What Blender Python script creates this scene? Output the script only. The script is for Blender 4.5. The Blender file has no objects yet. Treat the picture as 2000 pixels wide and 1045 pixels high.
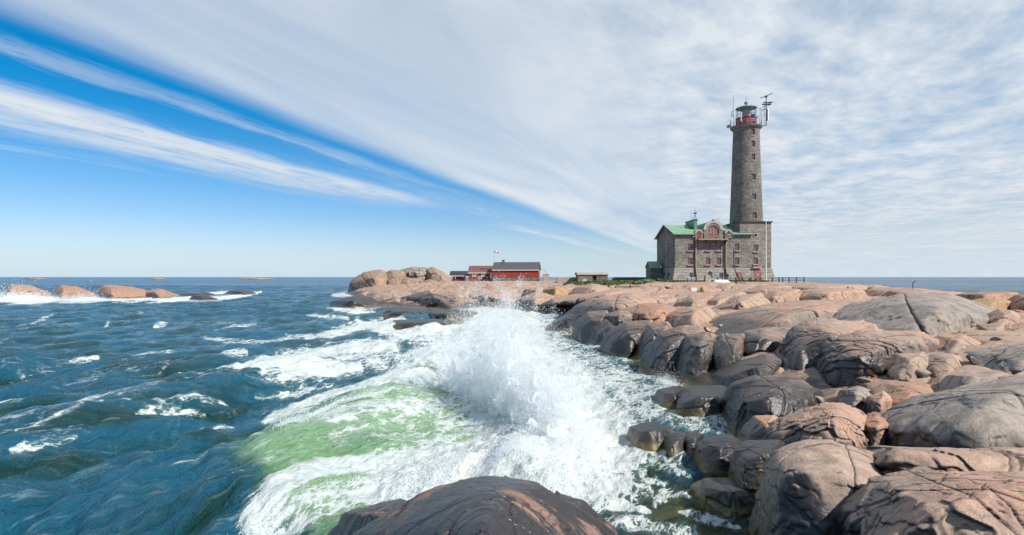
import bpy, bmesh, math, random
import numpy as np
from mathutils import Vector, Matrix
sc = bpy.context.scene
R = math.radians
# ------------------------------------------------------------------ camera
F = 1111.0            # focal length in photo pixels (photo 2000 x 1045)
HOR = 541.0           # horizon row
CX = 1000.0
H = 6.0               # eye height over the sea
cam_d = bpy.data.cameras.new('camera')
cam = bpy.data.objects.new('camera', cam_d)
sc.collection.objects.link(cam)
cam_d.sensor_width = 36.0
cam_d.lens = 36.0 * F / 2000.0
cam_d.shift_y = (HOR - 522.5) / 2000.0
cam_d.clip_start = 0.1
cam_d.clip_end = 200000
cam.location = (0, 0, H)
cam.rotation_euler = (R(90), 0, 0)
sc.camera = cam
# ------------------------------------------------------------------ light
SUN_AZ = R(-39)       # from +x, towards the camera's back
SUN_EL = R(42)
sdir = Vector((math.cos(SUN_AZ)*math.cos(SUN_EL), math.sin(SUN_AZ)*math.cos(SUN_EL), math.sin(SUN_EL)))
sun_d = bpy.data.lights.new('sun', 'SUN')
sun_d.energy = 4.7
sun_d.angle = R(0.53)
sun_d.color = (1.0, 0.94, 0.84)
sun = bpy.data.objects.new('sun', sun_d)
sc.collection.objects.link(sun)
sun.rotation_euler = sdir.to_track_quat('Z', 'Y').to_euler()
sc.view_settings.view_transform = 'Standard'
sc.view_settings.look = 'None'
sc.view_settings.exposure = 0.32
sc.view_settings.gamma = 1.0
sc.cycles.use_denoising = True
sc.cycles.max_bounces = 13
sc.cycles.diffuse_bounces = 12
sc.cycles.glossy_bounces = 3
sc.cycles.transparent_max_bounces = 12
sc.cycles.caustics_reflective = False
sc.cycles.caustics_refractive = False

# node helper -------------------------------------------------------
class NT:
    def __init__(s, tree):
        s.t = tree; s.n = tree.nodes; s.l = tree.links
    def node(s, typ, **kw):
        nd = s.n.new(typ)
        for k, v in kw.items(): setattr(nd, k, v)
        return nd
    def put(s, sock, v):
        if isinstance(v, bpy.types.NodeSocket): s.l.new(v, sock)
        elif isinstance(v, (int, float)) and sock.type in ('RGBA',): sock.default_value = (v, v, v, 1)
        elif isinstance(v, (tuple, list)) and sock.type == 'RGBA' and len(v) == 3: sock.default_value = (*v, 1)
        else: sock.default_value = v
    def m(s, op, a, b=0.0, c=0.0, clamp=False):
        nd = s.node('ShaderNodeMath', operation=op, use_clamp=clamp)
        s.put(nd.inputs[0], a); s.put(nd.inputs[1], b); s.put(nd.inputs[2], c)
        return nd.outputs[0]
    def add(s, a, b): return s.m('ADD', a, b)
    def sub(s, a, b): return s.m('SUBTRACT', a, b)
    def mul(s, a, b): return s.m('MULTIPLY', a, b)
    def step(s, v, lo, hi, a=0.0, b=1.0):
        nd = s.node('ShaderNodeMapRange', interpolation_type='SMOOTHSTEP')
        s.put(nd.inputs[0], v); s.put(nd.inputs[1], lo); s.put(nd.inputs[2], hi)
        s.put(nd.inputs[3], a); s.put(nd.inputs[4], b)
        return nd.outputs[0]
    def lin(s, v, lo, hi, a=0.0, b=1.0):
        nd = s.node('ShaderNodeMapRange'); nd.clamp = True
        s.put(nd.inputs[0], v); s.put(nd.inputs[1], lo); s.put(nd.inputs[2], hi)
        s.put(nd.inputs[3], a); s.put(nd.inputs[4], b)
        return nd.outputs[0]
    def mix(s, f, a, b, blend='MIX'):
        nd = s.node('ShaderNodeMix', data_type='RGBA', blend_type=blend)
        s.put(nd.inputs[0], f); s.put(nd.inputs[6], a); s.put(nd.inputs[7], b)
        return nd.outputs[2]
    def xyz(s, x, y, z):
        nd = s.node('ShaderNodeCombineXYZ')
        s.put(nd.inputs[0], x); s.put(nd.inputs[1], y); s.put(nd.inputs[2], z)
        return nd.outputs[0]
    def vmul(s, v, k):
        nd = s.node('ShaderNodeVectorMath', operation='MULTIPLY')
        s.put(nd.inputs[0], v); s.put(nd.inputs[1], k if not isinstance(k, (int, float)) else (k, k, k))
        return nd.outputs[0]
    def vadd(s, v, k):
        nd = s.node('ShaderNodeVectorMath', operation='ADD')
        s.put(nd.inputs[0], v); s.put(nd.inputs[1], k)
        return nd.outputs[0]
    def noise(s, v, scale, detail=4, rough=0.55, dist=0.0, color=False):
        nd = s.node('ShaderNodeTexNoise')
        s.put(nd.inputs['Vector'], v); s.put(nd.inputs['Scale'], scale); s.put(nd.inputs['Detail'], detail)
        s.put(nd.inputs['Roughness'], rough); s.put(nd.inputs['Distortion'], dist)
        return nd.outputs['Color' if color else 'Fac']
    def voro(s, v, scale, feature='F1', rnd=1.0):
        nd = s.node('ShaderNodeTexVoronoi', feature=feature)
        s.put(nd.inputs['Vector'], v); s.put(nd.inputs['Scale'], scale); s.put(nd.inputs['Randomness'], rnd)
        return nd.outputs['Distance']
    def bump(s, h, dist, strength=1.0, normal=None):
        nd = s.node('ShaderNodeBump')
        s.put(nd.inputs['Strength'], strength); s.put(nd.inputs['Distance'], dist); s.put(nd.inputs['Height'], h)
        if normal is not None: s.l.new(normal, nd.inputs['Normal'])
        return nd.outputs[0]
    def bsdf(s, color, rough=0.7, normal=None, **kw):
        nd = s.node('ShaderNodeBsdfPrincipled')
        s.put(nd.inputs['Base Color'], color); s.put(nd.inputs['Roughness'], rough)
        if normal is not None: s.l.new(normal, nd.inputs['Normal'])
        for k, v in kw.items(): s.put(nd.inputs[k.replace('_', ' ')], v)
        return nd.outputs[0]
    def mixsh(s, f, a, b):
        nd = s.node('ShaderNodeMixShader')
        s.put(nd.inputs[0], f); s.l.new(a, nd.inputs[1]); s.l.new(b, nd.inputs[2])
        return nd.outputs[0]
    def pos(s): return s.node('ShaderNodeNewGeometry').outputs['Position']
    def nrm(s): return s.node('ShaderNodeNewGeometry').outputs['Normal']
    def sep(s, v):
        nd = s.node('ShaderNodeSeparateXYZ'); s.put(nd.inputs[0], v); return nd.outputs
    def attr(s, name):
        nd = s.node('ShaderNodeAttribute'); nd.attribute_name = name; return nd.outputs['Fac']
    def uv(s): return s.node('ShaderNodeUVMap').outputs[0]
    def out(s, sh): 
        o = s.node('ShaderNodeOutputMaterial'); s.l.new(sh, o.inputs[0])

# ------------------------------------------------------------------ sky and clouds
def make_world():
    w = bpy.data.worlds.new('World'); sc.world = w; w.use_nodes = True
    w.node_tree.nodes.clear()
    N = NT(w.node_tree)
    d = N.node('ShaderNodeTexCoord').outputs['Generated']
    dx, dy, dz = N.sep(d)
    sky = N.node('ShaderNodeTexSky', sky_type='NISHITA')
    sky.sun_disc = False
    sky.sun_elevation = SUN_EL
    sky.sun_rotation = math.atan2(sdir.x, sdir.y)
    sky.air_density = 1.0; sky.dust_density = 0.3; sky.ozone_density = 2.0
    STR = 0.07
    # deep, polarised blue higher up, pale by the horizon
    el = N.m('MAXIMUM', dz, 0.0)
    blue = N.mix(N.step(el, 0.0, 0.30), (1.02, 1.10, 1.38), (0.02, 0.88, 1.36))
    skyc = N.mix(1.0, sky.outputs[0], blue, 'MULTIPLY')
    z = N.m('MAXIMUM', dz, 0.012)
    u = N.m('DIVIDE', dx, z); v = N.m('DIVIDE', dy, z)
    t = N.sub(u, N.mul(v, 0.36))
    ls = N.m('LOGARITHM', N.m('MAXIMUM', v, 0.3), 2.718)
    # streak coordinates (t across the wind, v along it)
    fib = N.noise(N.xyz(N.mul(t, 2.7), N.mul(v, 0.40), 0.0), 1.0, 6, 0.60, 0.3)
    fib2 = N.noise(N.xyz(N.mul(t, 1.1), N.mul(v, 0.22), 3.3), 1.0, 5, 0.6, 0.6)
    wob = N.noise(N.xyz(N.mul(t, 0.5), N.mul(v, 0.35), 8.0), 1.0, 3, 0.5, 0.0)
    fine = N.noise(N.xyz(N.mul(N.add(t, N.mul(v, 0.10)), 6.5), N.mul(v, 1.5), 1.0), 1.0, 7, 0.66, 0.5)
    dir2 = N.add(N.mul(u, 0.80), N.mul(v, -0.60)); alo = N.add(N.mul(u, 0.60), N.mul(v, 0.80))
    mack = N.noise(N.xyz(N.mul(dir2, 3.4), N.mul(alo, 1.9), 5.0), 1.0, 8, 0.62, 0.12)
    broad = N.noise(N.xyz(N.mul(t, 0.55), N.mul(v, 0.30), 15.0), 1.0, 3, 0.5, 0.3)
    tw = N.add(t, N.add(N.mul(N.sub(wob, 0.5), 0.30), N.mul(N.sub(fib, 0.5), 0.22)))
    tw2 = N.add(tw, N.add(N.mul(N.sub(fine, 0.5), 0.42), N.mul(N.sub(fib, 0.5), 0.20)))
    # main sheet, right of t = -2.75
    edge = N.step(tw, -2.88, -2.42)
    inner = N.step(t, -2.2, -1.2)
    left_d = N.lin(fib2, 0.2, 0.85, 0.70, 1.0)
    right_d = N.lin(N.add(N.mul(mack, 0.75), N.mul(fib2, 0.25)), 0.34, 0.60, 0.66, 1.0)
    rr = N.step(t, -1.3, 0.3)
    dens = N.mul(edge, N.add(N.mul(left_d, N.sub(1.0, rr)), N.mul(right_d, rr)))
    # thin band just left of it, and the second long band with feathered streaks
    def band(c, w1, w2, gain, lo, hi):
        a = N.step(tw2, c - w1, c); b = N.step(tw2, c, c + w2, 1.0, 0.0)
        k = N.step(N.add(N.mul(fib, 0.52), N.mul(fine, 0.48)), lo, hi)
        return N.mul(N.mul(N.mul(a, b), gain), k)
    b1 = N.mul(band(-3.08, 0.20, 0.17, 0.42, 0.20, 0.62), N.step(v, 4.5, 7.5, 1.0, 0.25))
    b2 = N.mul(band(-3.98, 1.35, 0.44, 1.15, 0.20, 0.58), N.step(v, 6.0, 8.8, 1.0, 0.0))
    b3 = N.mul(band(-5.3, 0.9, 0.9, 0.40, 0.40, 0.7), N.step(v, 4.0, 6.5, 1.0, 0.0))
    b4 = N.mul(band(-4.0, 0.55, 0.5, 0.75, 0.30, 0.62), N.mul(N.step(v, 9.5, 12.5), N.step(v, 20.0, 32.0, 1.0, 0.0)))
    b5 = N.mul(band(-3.45, 0.6, 0.6, 0.38, 0.3, 0.75), N.step(v, 3.0, 7.0))
    dens = N.mul(dens, N.step(v, -0.6, 1.2, 0.22, 1.0))
    al = N.m('MAXIMUM', dens, N.m('MAXIMUM', N.m('MAXIMUM', b1, b2), N.m('MAXIMUM', N.m('MAXIMUM', b3, b4), b5)))
    # low cumulus line along the horizon
    az = N.m('ARCTAN2', dx, dy)
    cum = N.noise(N.xyz(N.mul(az, 26.0), N.mul(dz, 150.0), 2.0), 1.0, 5, 0.6, 0.2)
    cumf = N.mul(N.step(N.add(cum, N.mul(N.sub(0.018, dz), 9.0)), 0.5, 0.62), N.step(dz, 0.001, 0.026, 0.5, 0.0))
    # colours
    br = N.add(N.mul(N.lin(mack, 0.35, 0.65), N.mul(rr, 0.6)), N.mul(N.lin(fib2, 0.25, 0.75), N.sub(1.0, N.mul(rr, 0.6))))
    cl = N.mix(br, (0.62, 0.745, 0.88), (0.96, 1.0, 1.04))
    low = N.step(dz, 0.0, 0.22, 1.0, 0.0)
    cl = N.mix(N.mul(low, N.step(t, -1.0, 3.0)), cl, N.mix(N.lin(broad, 0.35, 0.65), (0.70, 0.80, 0.87), (0.90, 0.93, 0.95)))
    clb = N.mix(1.0, cl, (10, 10, 10), 'MULTIPLY')
    col = N.mix(N.mul(al, 0.97), skyc, clb)
    col = N.mix(cumf, col, (7.8, 9.1, 10.0))
    # haze right at the horizon
    hz = N.step(dz, 0.0, 0.10, 0.62, 0.0)
    hcol = N.mix(N.step(az, -0.1, 0.55), (6.4, 8.8, 10.7), (7.2, 8.6, 9.8))
    col = N.mix(hz, col, hcol)
    bg = N.node('ShaderNodeBackground'); N.l.new(col, bg.inputs[0]); bg.inputs[1].default_value = STR
    o = N.node('ShaderNodeOutputWorld'); N.l.new(bg.outputs[0], o.inputs[0])
make_world()
# ------------------------------------------------------------------ numpy noise
def _h(ix, iy, iz, seed):
    with np.errstate(over='ignore'):
        h = (ix.astype(np.uint32) * np.uint32(374761393) + iy.astype(np.uint32) * np.uint32(668265263)
             + iz.astype(np.uint32) * np.uint32(2147483647) + np.uint32((seed * 974634777) & 0xffffffff))
        h = (h ^ (h >> np.uint32(13))) * np.uint32(1274126177)
        h = (h ^ (h >> np.uint32(16))) * np.uint32(2246822519)
        h = h ^ (h >> np.uint32(15))
    return h.astype(np.float64) / 4294967295.0
def vnoise(p, seed=0):
    """value noise in -1..1, p is (n,3)"""
    i = np.floor(p).astype(np.int64); f = p - i
    f = f * f * f * (f * (f * 6 - 15) + 10)
    x, y, z = i[:, 0], i[:, 1], i[:, 2]
    r = 0
    for a in (0, 1):
        wa = f[:, 0] if a else 1 - f[:, 0]
        for b in (0, 1):
            wb = f[:, 1] if b else 1 - f[:, 1]
            for c in (0, 1):
                wc = f[:, 2] if c else 1 - f[:, 2]
                r = r + wa * wb * wc * _h(x + a, y + b, z + c, seed)
    return r * 2 - 1
def fbm(p, seed=0, octv=4, gain=0.5, lac=2.03):
    r = 0; a = 1.0; t = 0
    for k in range(octv):
        r = r + a * vnoise(p * lac ** k + k * 17.3, seed + k); t += a; a *= gain
    return r / t
def sst(x, a, b):
    t = np.clip((x - a) / (b - a), 0, 1); return t * t * (3 - 2 * t)
def worley(x, y, seed=0):
    """2-D cells: F1, F2, a random number and two more per nearest cell, and the offset to its centre"""
    ix = np.floor(x).astype(np.int64); iy = np.floor(y).astype(np.int64)
    f1 = np.full(x.shape, 9.0); f2 = np.full(x.shape, 9.0)
    r = np.zeros(x.shape); ox = np.zeros(x.shape); oy = np.zeros(x.shape)
    z0 = np.zeros_like(ix)
    for a in (-1, 0, 1):
        for b in (-1, 0, 1):
            cx = ix + a; cy = iy + b
            px = cx + 0.15 + 0.7 * _h(cx, cy, z0, seed); py = cy + 0.15 + 0.7 * _h(cx, cy, z0 + 1, seed)
            d = np.sqrt((x - px) ** 2 + (y - py) ** 2)
            near = d < f1
            f2 = np.where(near, f1, np.minimum(f2, d))
            r = np.where(near, _h(cx, cy, z0 + 2, seed), r)
            ox = np.where(near, x - px, ox); oy = np.where(near, y - py, oy)
            f1 = np.where(near, d, f1)
    return f1, f2, r, ox, oy

# ------------------------------------------------------------------ objects
COL = sc.collection
def tag(o, label=None, cat=None, group=None, kind=None):
    if label: o['label'] = label
    if cat: o['category'] = cat
    if group: o['group'] = group
    if kind: o['kind'] = kind
    return o
def empty(name, loc=(0, 0, 0), rz=0.0):
    o = bpy.data.objects.new(name, None); COL.objects.link(o)
    o.location = loc; o.rotation_euler = (0, 0, rz); o.empty_display_size = 0.3
    return o
def np_mesh(name, V, Fq, mat, loc=(0, 0, 0), parent=None, smooth=True, attrs=None):
    me = bpy.data.meshes.new(name)
    V = np.asarray(V, dtype=np.float32); Fq = np.asarray(Fq, dtype=np.int32)
    k = Fq.shape[1]
    me.vertices.add(len(V)); me.vertices.foreach_set('co', V.ravel())
    me.loops.add(Fq.size); me.loops.foreach_set('vertex_index', Fq.ravel())
    me.polygons.add(len(Fq))
    me.polygons.foreach_set('loop_start', np.arange(0, Fq.size, k, dtype=np.int32))
    me.polygons.foreach_set('loop_total', np.full(len(Fq), k, dtype=np.int32))
    me.polygons.foreach_set('use_smooth', np.full(len(Fq), smooth, dtype=bool))
    me.update(calc_edges=True)
    for nm, arr in (attrs or {}).items():
        a = me.attributes.new(nm, 'FLOAT', 'POINT'); a.data.foreach_set('value', np.asarray(arr, dtype=np.float32))
    if mat: me.materials.append(mat)
    o = bpy.data.objects.new(name, me); COL.objects.link(o); o.location = loc
    if parent: o.parent = parent
    return o
class MB:
    """collects simple solids and links them as ONE mesh object"""
    def __init__(s): s.v = []; s.f = []; s.uvf = {}
    def quad(s, *p):
        i = len(s.v); s.v += [tuple(q) for q in p]; s.f.append(tuple(range(i, i + len(p)))); return s
    def box(s, x0, x1, y0, y1, z0, z1):
        i = len(s.v)
        s.v += [(x0, y0, z0), (x1, y0, z0), (x1, y1, z0), (x0, y1, z0), (x0, y0, z1), (x1, y0, z1), (x1, y1, z1), (x0, y1, z1)]
        s.f += [tuple(i + k for k in q) for q in ((0, 3, 2, 1), (4, 5, 6, 7), (0, 1, 5, 4), (1, 2, 6, 5), (2, 3, 7, 6), (3, 0, 4, 7))]
        return s
    def hexa(s, b, t):
        """solid between two quads b (bottom) and t (top), both anticlockwise from above"""
        i = len(s.v); s.v += [tuple(q) for q in b] + [tuple(q) for q in t]
        s.f += [tuple(i + k for k in q) for q in ((0, 3, 2, 1), (4, 5, 6, 7), (0, 1, 5, 4), (1, 2, 6, 5), (2, 3, 7, 6), (3, 0, 4, 7))]
        return s
    def tube(s, p0, p1, r0, r1=None, n=8):
        r1 = r0 if r1 is None else r1
        p0 = Vector(p0); p1 = Vector(p1); d = (p1 - p0).normalized()
        a = d.orthogonal().normalized(); b = d.cross(a); i = len(s.v)
        for p, r in ((p0, r0), (p1, r1)):
            for k in range(n):
                w = 2 * math.pi * k / n; s.v.append(tuple(p + a * (r * math.cos(w)) + b * (r * math.sin(w))))
        for k in range(n):
            s.f.append((i + k, i + (k + 1) % n, i + n + (k + 1) % n, i + n + k))
        s.f.append(tuple(i + k for k in reversed(range(n)))); s.f.append(tuple(i + n + k for k in range(n)))
        return s
    def lathe(s, prof, c=(0, 0, 0), n=32, caps=True):
        i = len(s.v); m = len(prof)
        for r, z in prof:
            for k in range(n):
                w = 2 * math.pi * k / n; s.v.append((c[0] + r * math.cos(w), c[1] + r * math.sin(w), c[2] + z))
        for j in range(m - 1):
            for k in range(n):
                s.f.append((i + j * n + k, i + j * n + (k + 1) % n, i + (j + 1) * n + (k + 1) % n, i + (j + 1) * n + k))
        if caps:
            s.f.append(tuple(i + k for k in reversed(range(n)))); s.f.append(tuple(i + (m - 1) * n + k for k in range(n)))
        return s
    def prism(s, pts, y0, y1):
        """outline in x,z (anticlockwise seen from -y) extruded from y0 to y1"""
        n = len(pts); i = len(s.v)
        s.v += [(x, y0, z) for x, z in pts] + [(x, y1, z) for x, z in pts]
        s.f.append(tuple(i + k for k in range(n))); s.f.append(tuple(i + n + k for k in reversed(range(n))))
        for k in range(n): s.f.append((i + k, i + n + k, i + n + (k + 1) % n, i + (k + 1) % n))
        return s
    def build(s, name, mat, parent=None, smooth=False, bevel=0.0, loc=None):
        me = bpy.data.meshes.new(name); me.from_pydata(s.v, [], s.f); me.update()
        bm = bmesh.new(); bm.from_mesh(me)
        if smooth: bmesh.ops.remove_doubles(bm, verts=bm.verts, dist=1e-4)
        bmesh.ops.recalc_face_normals(bm, faces=bm.faces)
        uvl = bm.loops.layers.uv.new('UVMap')
        for f in bm.faces:
            n = f.normal; ax = max(range(3), key=lambda k: abs(n[k]))
            for l in f.loops:
                c = l.vert.co
                l[uvl].uv = (c.y, c.z) if ax == 0 else ((c.x, c.z) if ax == 1 else (c.x, c.y))
        bm.to_mesh(me); bm.free()
        if smooth:
            for p in me.polygons: p.use_smooth = True
            try: me.set_sharp_from_angle(angle=R(40))
            except Exception: pass
        if mat: me.materials.append(mat)
        o = bpy.data.objects.new(name, me); COL.objects.link(o)
        if parent: o.parent = parent
        if loc: o.location = loc
        if bevel:
            b = o.modifiers.new('bevel', 'BEVEL'); b.width = bevel; b.segments = 2; b.limit_method = 'ANGLE'
        return o
def unp(px, py, Y):
    """the point at depth Y seen at photo pixel (px, py)"""
    return Vector(((px - CX) / F * Y, Y, H - (py - HOR) / F * Y))
def wl(py, z=0.0): return (H - z) * F / (py - HOR)

# ------------------------------------------------------------------ materials
def new_mat(name):
    m = bpy.data.materials.new(name); m.use_nodes = True; m.node_tree.nodes.clear()
    return m, NT(m.node_tree)
def plain(name, col, rough=0.6, var=0.15, scale=6.0, metal=0.0, bump=0.0):
    m, N = new_mat(name)
    p = N.node('ShaderNodeTexCoord').outputs['Object']
    n = N.noise(p, scale, 5, 0.6)
    c = N.mix(N.lin(n, 0.3, 0.7), tuple(k * (1 - var) for k in col), tuple(min(1, k * (1 + var)) for k in col))
    nr = N.bump(N.noise(p, scale * 4, 4), bump, 0.6) if bump else None
    N.out(N.bsdf(c, rough, nr, Metallic=metal))
    return m
LAYER = Vector((0.14, -0.78, 0.61)).normalized()
def rock_mat(name, wet=1.9, tones=None, strata=0.0, dark=0.5, seaward=0.8, front=0.3):
    m, N = new_mat(name)
    p = N.pos(); x, y, z = N.sep(p)
    nx, ny, nz = N.sep(N.nrm())
    n0 = N.noise(p, 0.22, 3, 0.55, 0.4); n1 = N.noise(p, 0.7, 5, 0.6, 0.6)
    n2 = N.noise(p, 2.6, 6, 0.62, 0.3); n3 = N.noise(p, 11.0, 5, 0.65); n4 = N.noise(p, 55.0, 3, 0.7)
    A, B, C = [tuple(1.26 * k for k in t_) for t_ in (tones or ((0.48, 0.265, 0.185), (0.36, 0.255, 0.20), (0.48, 0.335, 0.24)))]
    c = N.mix(N.step(n0, 0.38, 0.60), A, B)
    c = N.mix(N.step(n1, 0.48, 0.66), c, C)
    # joint blocks differ slightly in tone
    c = N.mix(N.step(n2, 0.30, 0.70), N.mix(0.30, c, (0.20, 0.13, 0.10)), c)
    # grey lichen and soot-dark crust in blotches with drips
    blot = N.noise(N.vmul(p, (1.0, 1.0, 0.45)), 0.95, 6, 0.65, 0.9)
    c = N.mix(N.mul(N.step(blot, 0.47, 0.64), dark), c, (0.125, 0.118, 0.088))
    pale = N.noise(p, 1.7, 6, 0.7, 0.8)
    c = N.mix(N.mul(N.step(pale, 0.56, 0.72), 0.45), c, (0.52, 0.42, 0.35))
    # speckle of the granite
    c = N.mix(N.mul(N.step(n4, 0.36, 0.64), 0.8), N.mix(0.36, c, (0.05, 0.04, 0.035)), N.mix(0.22, c, (0.62, 0.50, 0.42)))
    gr = N.noise(p, 24.0, 4, 0.75)
    c = N.mix(N.mul(N.step(gr, 0.50, 0.66), 0.34), c, (0.10, 0.08, 0.07))
    drip = N.noise(N.vmul(p, (3.2, 3.2, 0.35)), 1.0, 5, 0.65, 0.3)
    c = N.mix(N.mul(N.mul(N.step(drip, 0.50, 0.64), N.step(nz, 0.65, 0.25)), 0.55), c, (0.085, 0.078, 0.07))
    # yellow and moss-green lichen on tops
    lich = N.mul(N.step(N.noise(p, 1.9, 6, 0.7, 0.5), 0.64, 0.74), N.step(nz, 0.35, 0.8))
    c = N.mix(N.mul(lich, 0.55), c, (0.36, 0.27, 0.07))
    # cracks
    wv = N.vadd(p, N.vmul(N.node('ShaderNodeTexNoise').outputs['Color'], 0.0))
    dis = N.noise(p, 0.9, 3, 0.6, 0.0, True)
    vp = N.vadd(p, N.vmul(dis, 1.4))
    e1 = N.voro(N.vmul(vp, (1.0, 0.75, 1.25)), 0.30, 'DISTANCE_TO_EDGE')
    e2 = N.voro(vp, 1.6, 'DISTANCE_TO_EDGE')
    gate = N.step(N.noise(p, 0.5, 2), 0.47, 0.56)
    cr1 = N.step(e1, 0.0, 0.016, 1.0, 0.0)
    cr2 = N.mul(N.step(e2, 0.0, 0.03, 1.0, 0.0), gate)
    crack = N.mul(N.m('MAXIMUM', cr1, N.mul(cr2, 0.7)), N.step(N.noise(p, 1.3, 4), 0.44, 0.56))
    jt = N.attr('joint')
    c = N.mix(N.mul(crack, 0.65), c, (0.05, 0.038, 0.03))
    c = N.mix(N.mul(N.step(N.add(jt, N.mul(N.sub(n2, 0.5), 0.5)), 0.25, 0.75), 0.72), c, (0.055, 0.042, 0.033))
    if strata:
        dp = N.node('ShaderNodeVectorMath', operation='DOT_PRODUCT'); N.l.new(N.vadd(p, N.vmul(N.noise(p, 0.8, 3, 0.5, 0, True), 0.30)), dp.inputs[0]); dp.inputs[1].default_value = LAYER
        st = N.noise(N.xyz(N.mul(x, 0.22), N.mul(y, 0.10), N.mul(dp.outputs['Value'], 3.4)), 1.0, 4, 0.6)
        pk = N.noise(N.vadd(p, (3.4, 1.0, 0.0)), 0.85, 4, 0.6, 0.4)
        dk = N.m('MAXIMUM', N.step(N.add(st, N.mul(N.sub(n3, 0.5), 0.16)), 0.52, 0.46), N.step(N.add(pk, N.mul(N.sub(n2, 0.5), 0.25)), 0.60, 0.53))
        c = N.mix(N.mul(dk, strata), c, N.mix(n3, (0.008, 0.009, 0.011), (0.026, 0.026, 0.029)))
        c = N.mix(N.mul(N.step(n3, 0.60, 0.70), 0.2), c, (0.13, 0.07, 0.04))
    # wet, algae-dark band over the waterline; shade on left and front faces painted in
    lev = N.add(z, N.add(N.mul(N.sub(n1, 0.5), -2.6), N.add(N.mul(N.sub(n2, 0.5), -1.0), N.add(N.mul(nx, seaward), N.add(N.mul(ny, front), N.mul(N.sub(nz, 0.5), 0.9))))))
    wet_shade = N.step(lev, wet * 0.55, wet * 1.35, 1.0, 0.0)
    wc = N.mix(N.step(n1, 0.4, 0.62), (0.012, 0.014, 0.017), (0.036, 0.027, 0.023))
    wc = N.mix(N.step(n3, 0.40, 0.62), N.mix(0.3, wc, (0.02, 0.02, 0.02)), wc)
    c = N.mix(N.mul(wet_shade, 0.94), c, wc)
    alg = N.step(N.add(z, N.mul(N.sub(n2, 0.5), 0.9)), 0.02, 0.42, 1.0, 0.0)
    c = N.mix(N.mul(alg, 0.8), c, N.mix(n2, (0.10, 0.078, 0.014), (0.24, 0.18, 0.045)))
    if strata: wet_shade = N.m('MAXIMUM', wet_shade, N.mul(dk, 0.9))
    rough = N.add(N.mul(N.sub(1.0, wet_shade), 0.42), N.lin(n3, 0.3, 0.7, 0.30, 0.50))
    if strata: rough = N.mul(rough, 0.75)
    h = N.mul(N.add(N.add(N.mul(n2, 0.07), N.mul(n3, 0.026)), N.add(N.mul(n4, 0.006), N.mul(crack, -0.03))), N.sub(1.0, N.mul(wet_shade, 0.25)))
    if strata: h = N.add(h, N.mul(st, 0.06))
    nb = N.bump(h, 1.0, 0.85)
    N.out(N.bsdf(c, rough, nb, Specular_IOR_Level=N.add(0.25, N.mul(wet_shade, 0.40))))
    return m
def stone_mat(name, c1, c2, mortar, bw=0.85, bh=0.42, patch=0.4):
    m, N = new_mat(name)
    uv = N.uv(); p = N.node('ShaderNodeTexCoord').outputs['Object']
    duv = N.vadd(uv, N.vmul(N.noise(p, 1.6, 3, 0.5, 0, True), 0.16))
    b = N.node('ShaderNodeTexBrick'); N.l.new(duv, b.inputs[0])
    b.offset = 0.5; b.squash = 1.0
    N.put(b.inputs['Color1'], c1); N.put(b.inputs['Color2'], c2); N.put(b.inputs['Mortar'], mortar)
    b.inputs['Scale'].default_value = 1.0; b.inputs['Mortar Size'].default_value = 0.035; b.inputs['Mortar Smooth'].default_value = 0.4
    b.inputs['Bias'].default_value = 0.0; b.inputs['Brick Width'].default_value = bw; b.inputs['Row Height'].default_value = bh
    v = N.voro(N.vmul(p, (1.0, 1.0, 1.9)), 1.7, 'F1')
    n1 = N.noise(p, 0.28, 5, 0.65, 0.4); n2 = N.noise(p, 3.0, 5, 0.7)
    c = N.mix(N.mul(N.step(n2, 0.52, 0.70), 0.55), b.outputs['Color'], tuple(min(1, k * 1.75) for k in c1))
    c = N.mix(N.mul(N.step(n2, 0.48, 0.32), 0.55), c, tuple(k * 0.45 for k in c2))
    c = N.mix(N.mul(N.step(n1, 0.46, 0.62), patch), c, tuple(k * 0.62 for k in c2))
    h = N.add(N.mul(b.outputs['Fac'], -0.06), N.add(N.mul(n2, 0.10), N.mul(v, 0.05)))
    N.out(N.bsdf(c, 0.9, N.bump(h, 1.0, 0.9), Specular_IOR_Level=0.2))
    return m
# ------------------------------------------------------------------ rocky island: the ground sheet
LAND = [(5.8, 2.0), (6.3, 10), (6.3, 13.2), (6.6, 15.5), (7.9, 18), (8.8, 21.6), (9.9, 25.7), (9.3, 29), (9.0, 35), (8.2, 44.7), (7.6, 54), (7.2, 64),
        (8.5, 75), (9.5, 90), (7.5, 103), (3.5, 112), (-3.5, 110), (-8, 105), (-22, 108), (-34, 116), (-42, 150), (-52, 185), (-60, 205),
        (-62, 226), (-45, 240), (0, 242), (35, 218), (62, 192), (86, 176), (86, 142), (82, 112), (78, 92), (76, 70), (74, 40), (60, 2.0)]
def land_dist(x, y):
    """signed distance to the shore line, positive on land"""
    P = np.array(LAND, dtype=float); Q = np.roll(P, -1, 0)
    best = np.full(x.shape, 1e9); inside = np.zeros(x.shape, dtype=bool)
    for (ax, ay), (bx, by) in zip(P, Q):
        ex, ey = bx - ax, by - ay
        t = np.clip(((x - ax) * ex + (y - ay) * ey) / (ex * ex + ey * ey), 0, 1)
        best = np.minimum(best, np.hypot(x - ax - t * ex, y - ay - t * ey))
        c = ((ay > y) != (by > y)) & (x < (bx - ax) * (y - ay) / (by - ay + 1e-12) + ax)
        inside ^= c
    return np.where(inside, best, -best)
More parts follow.
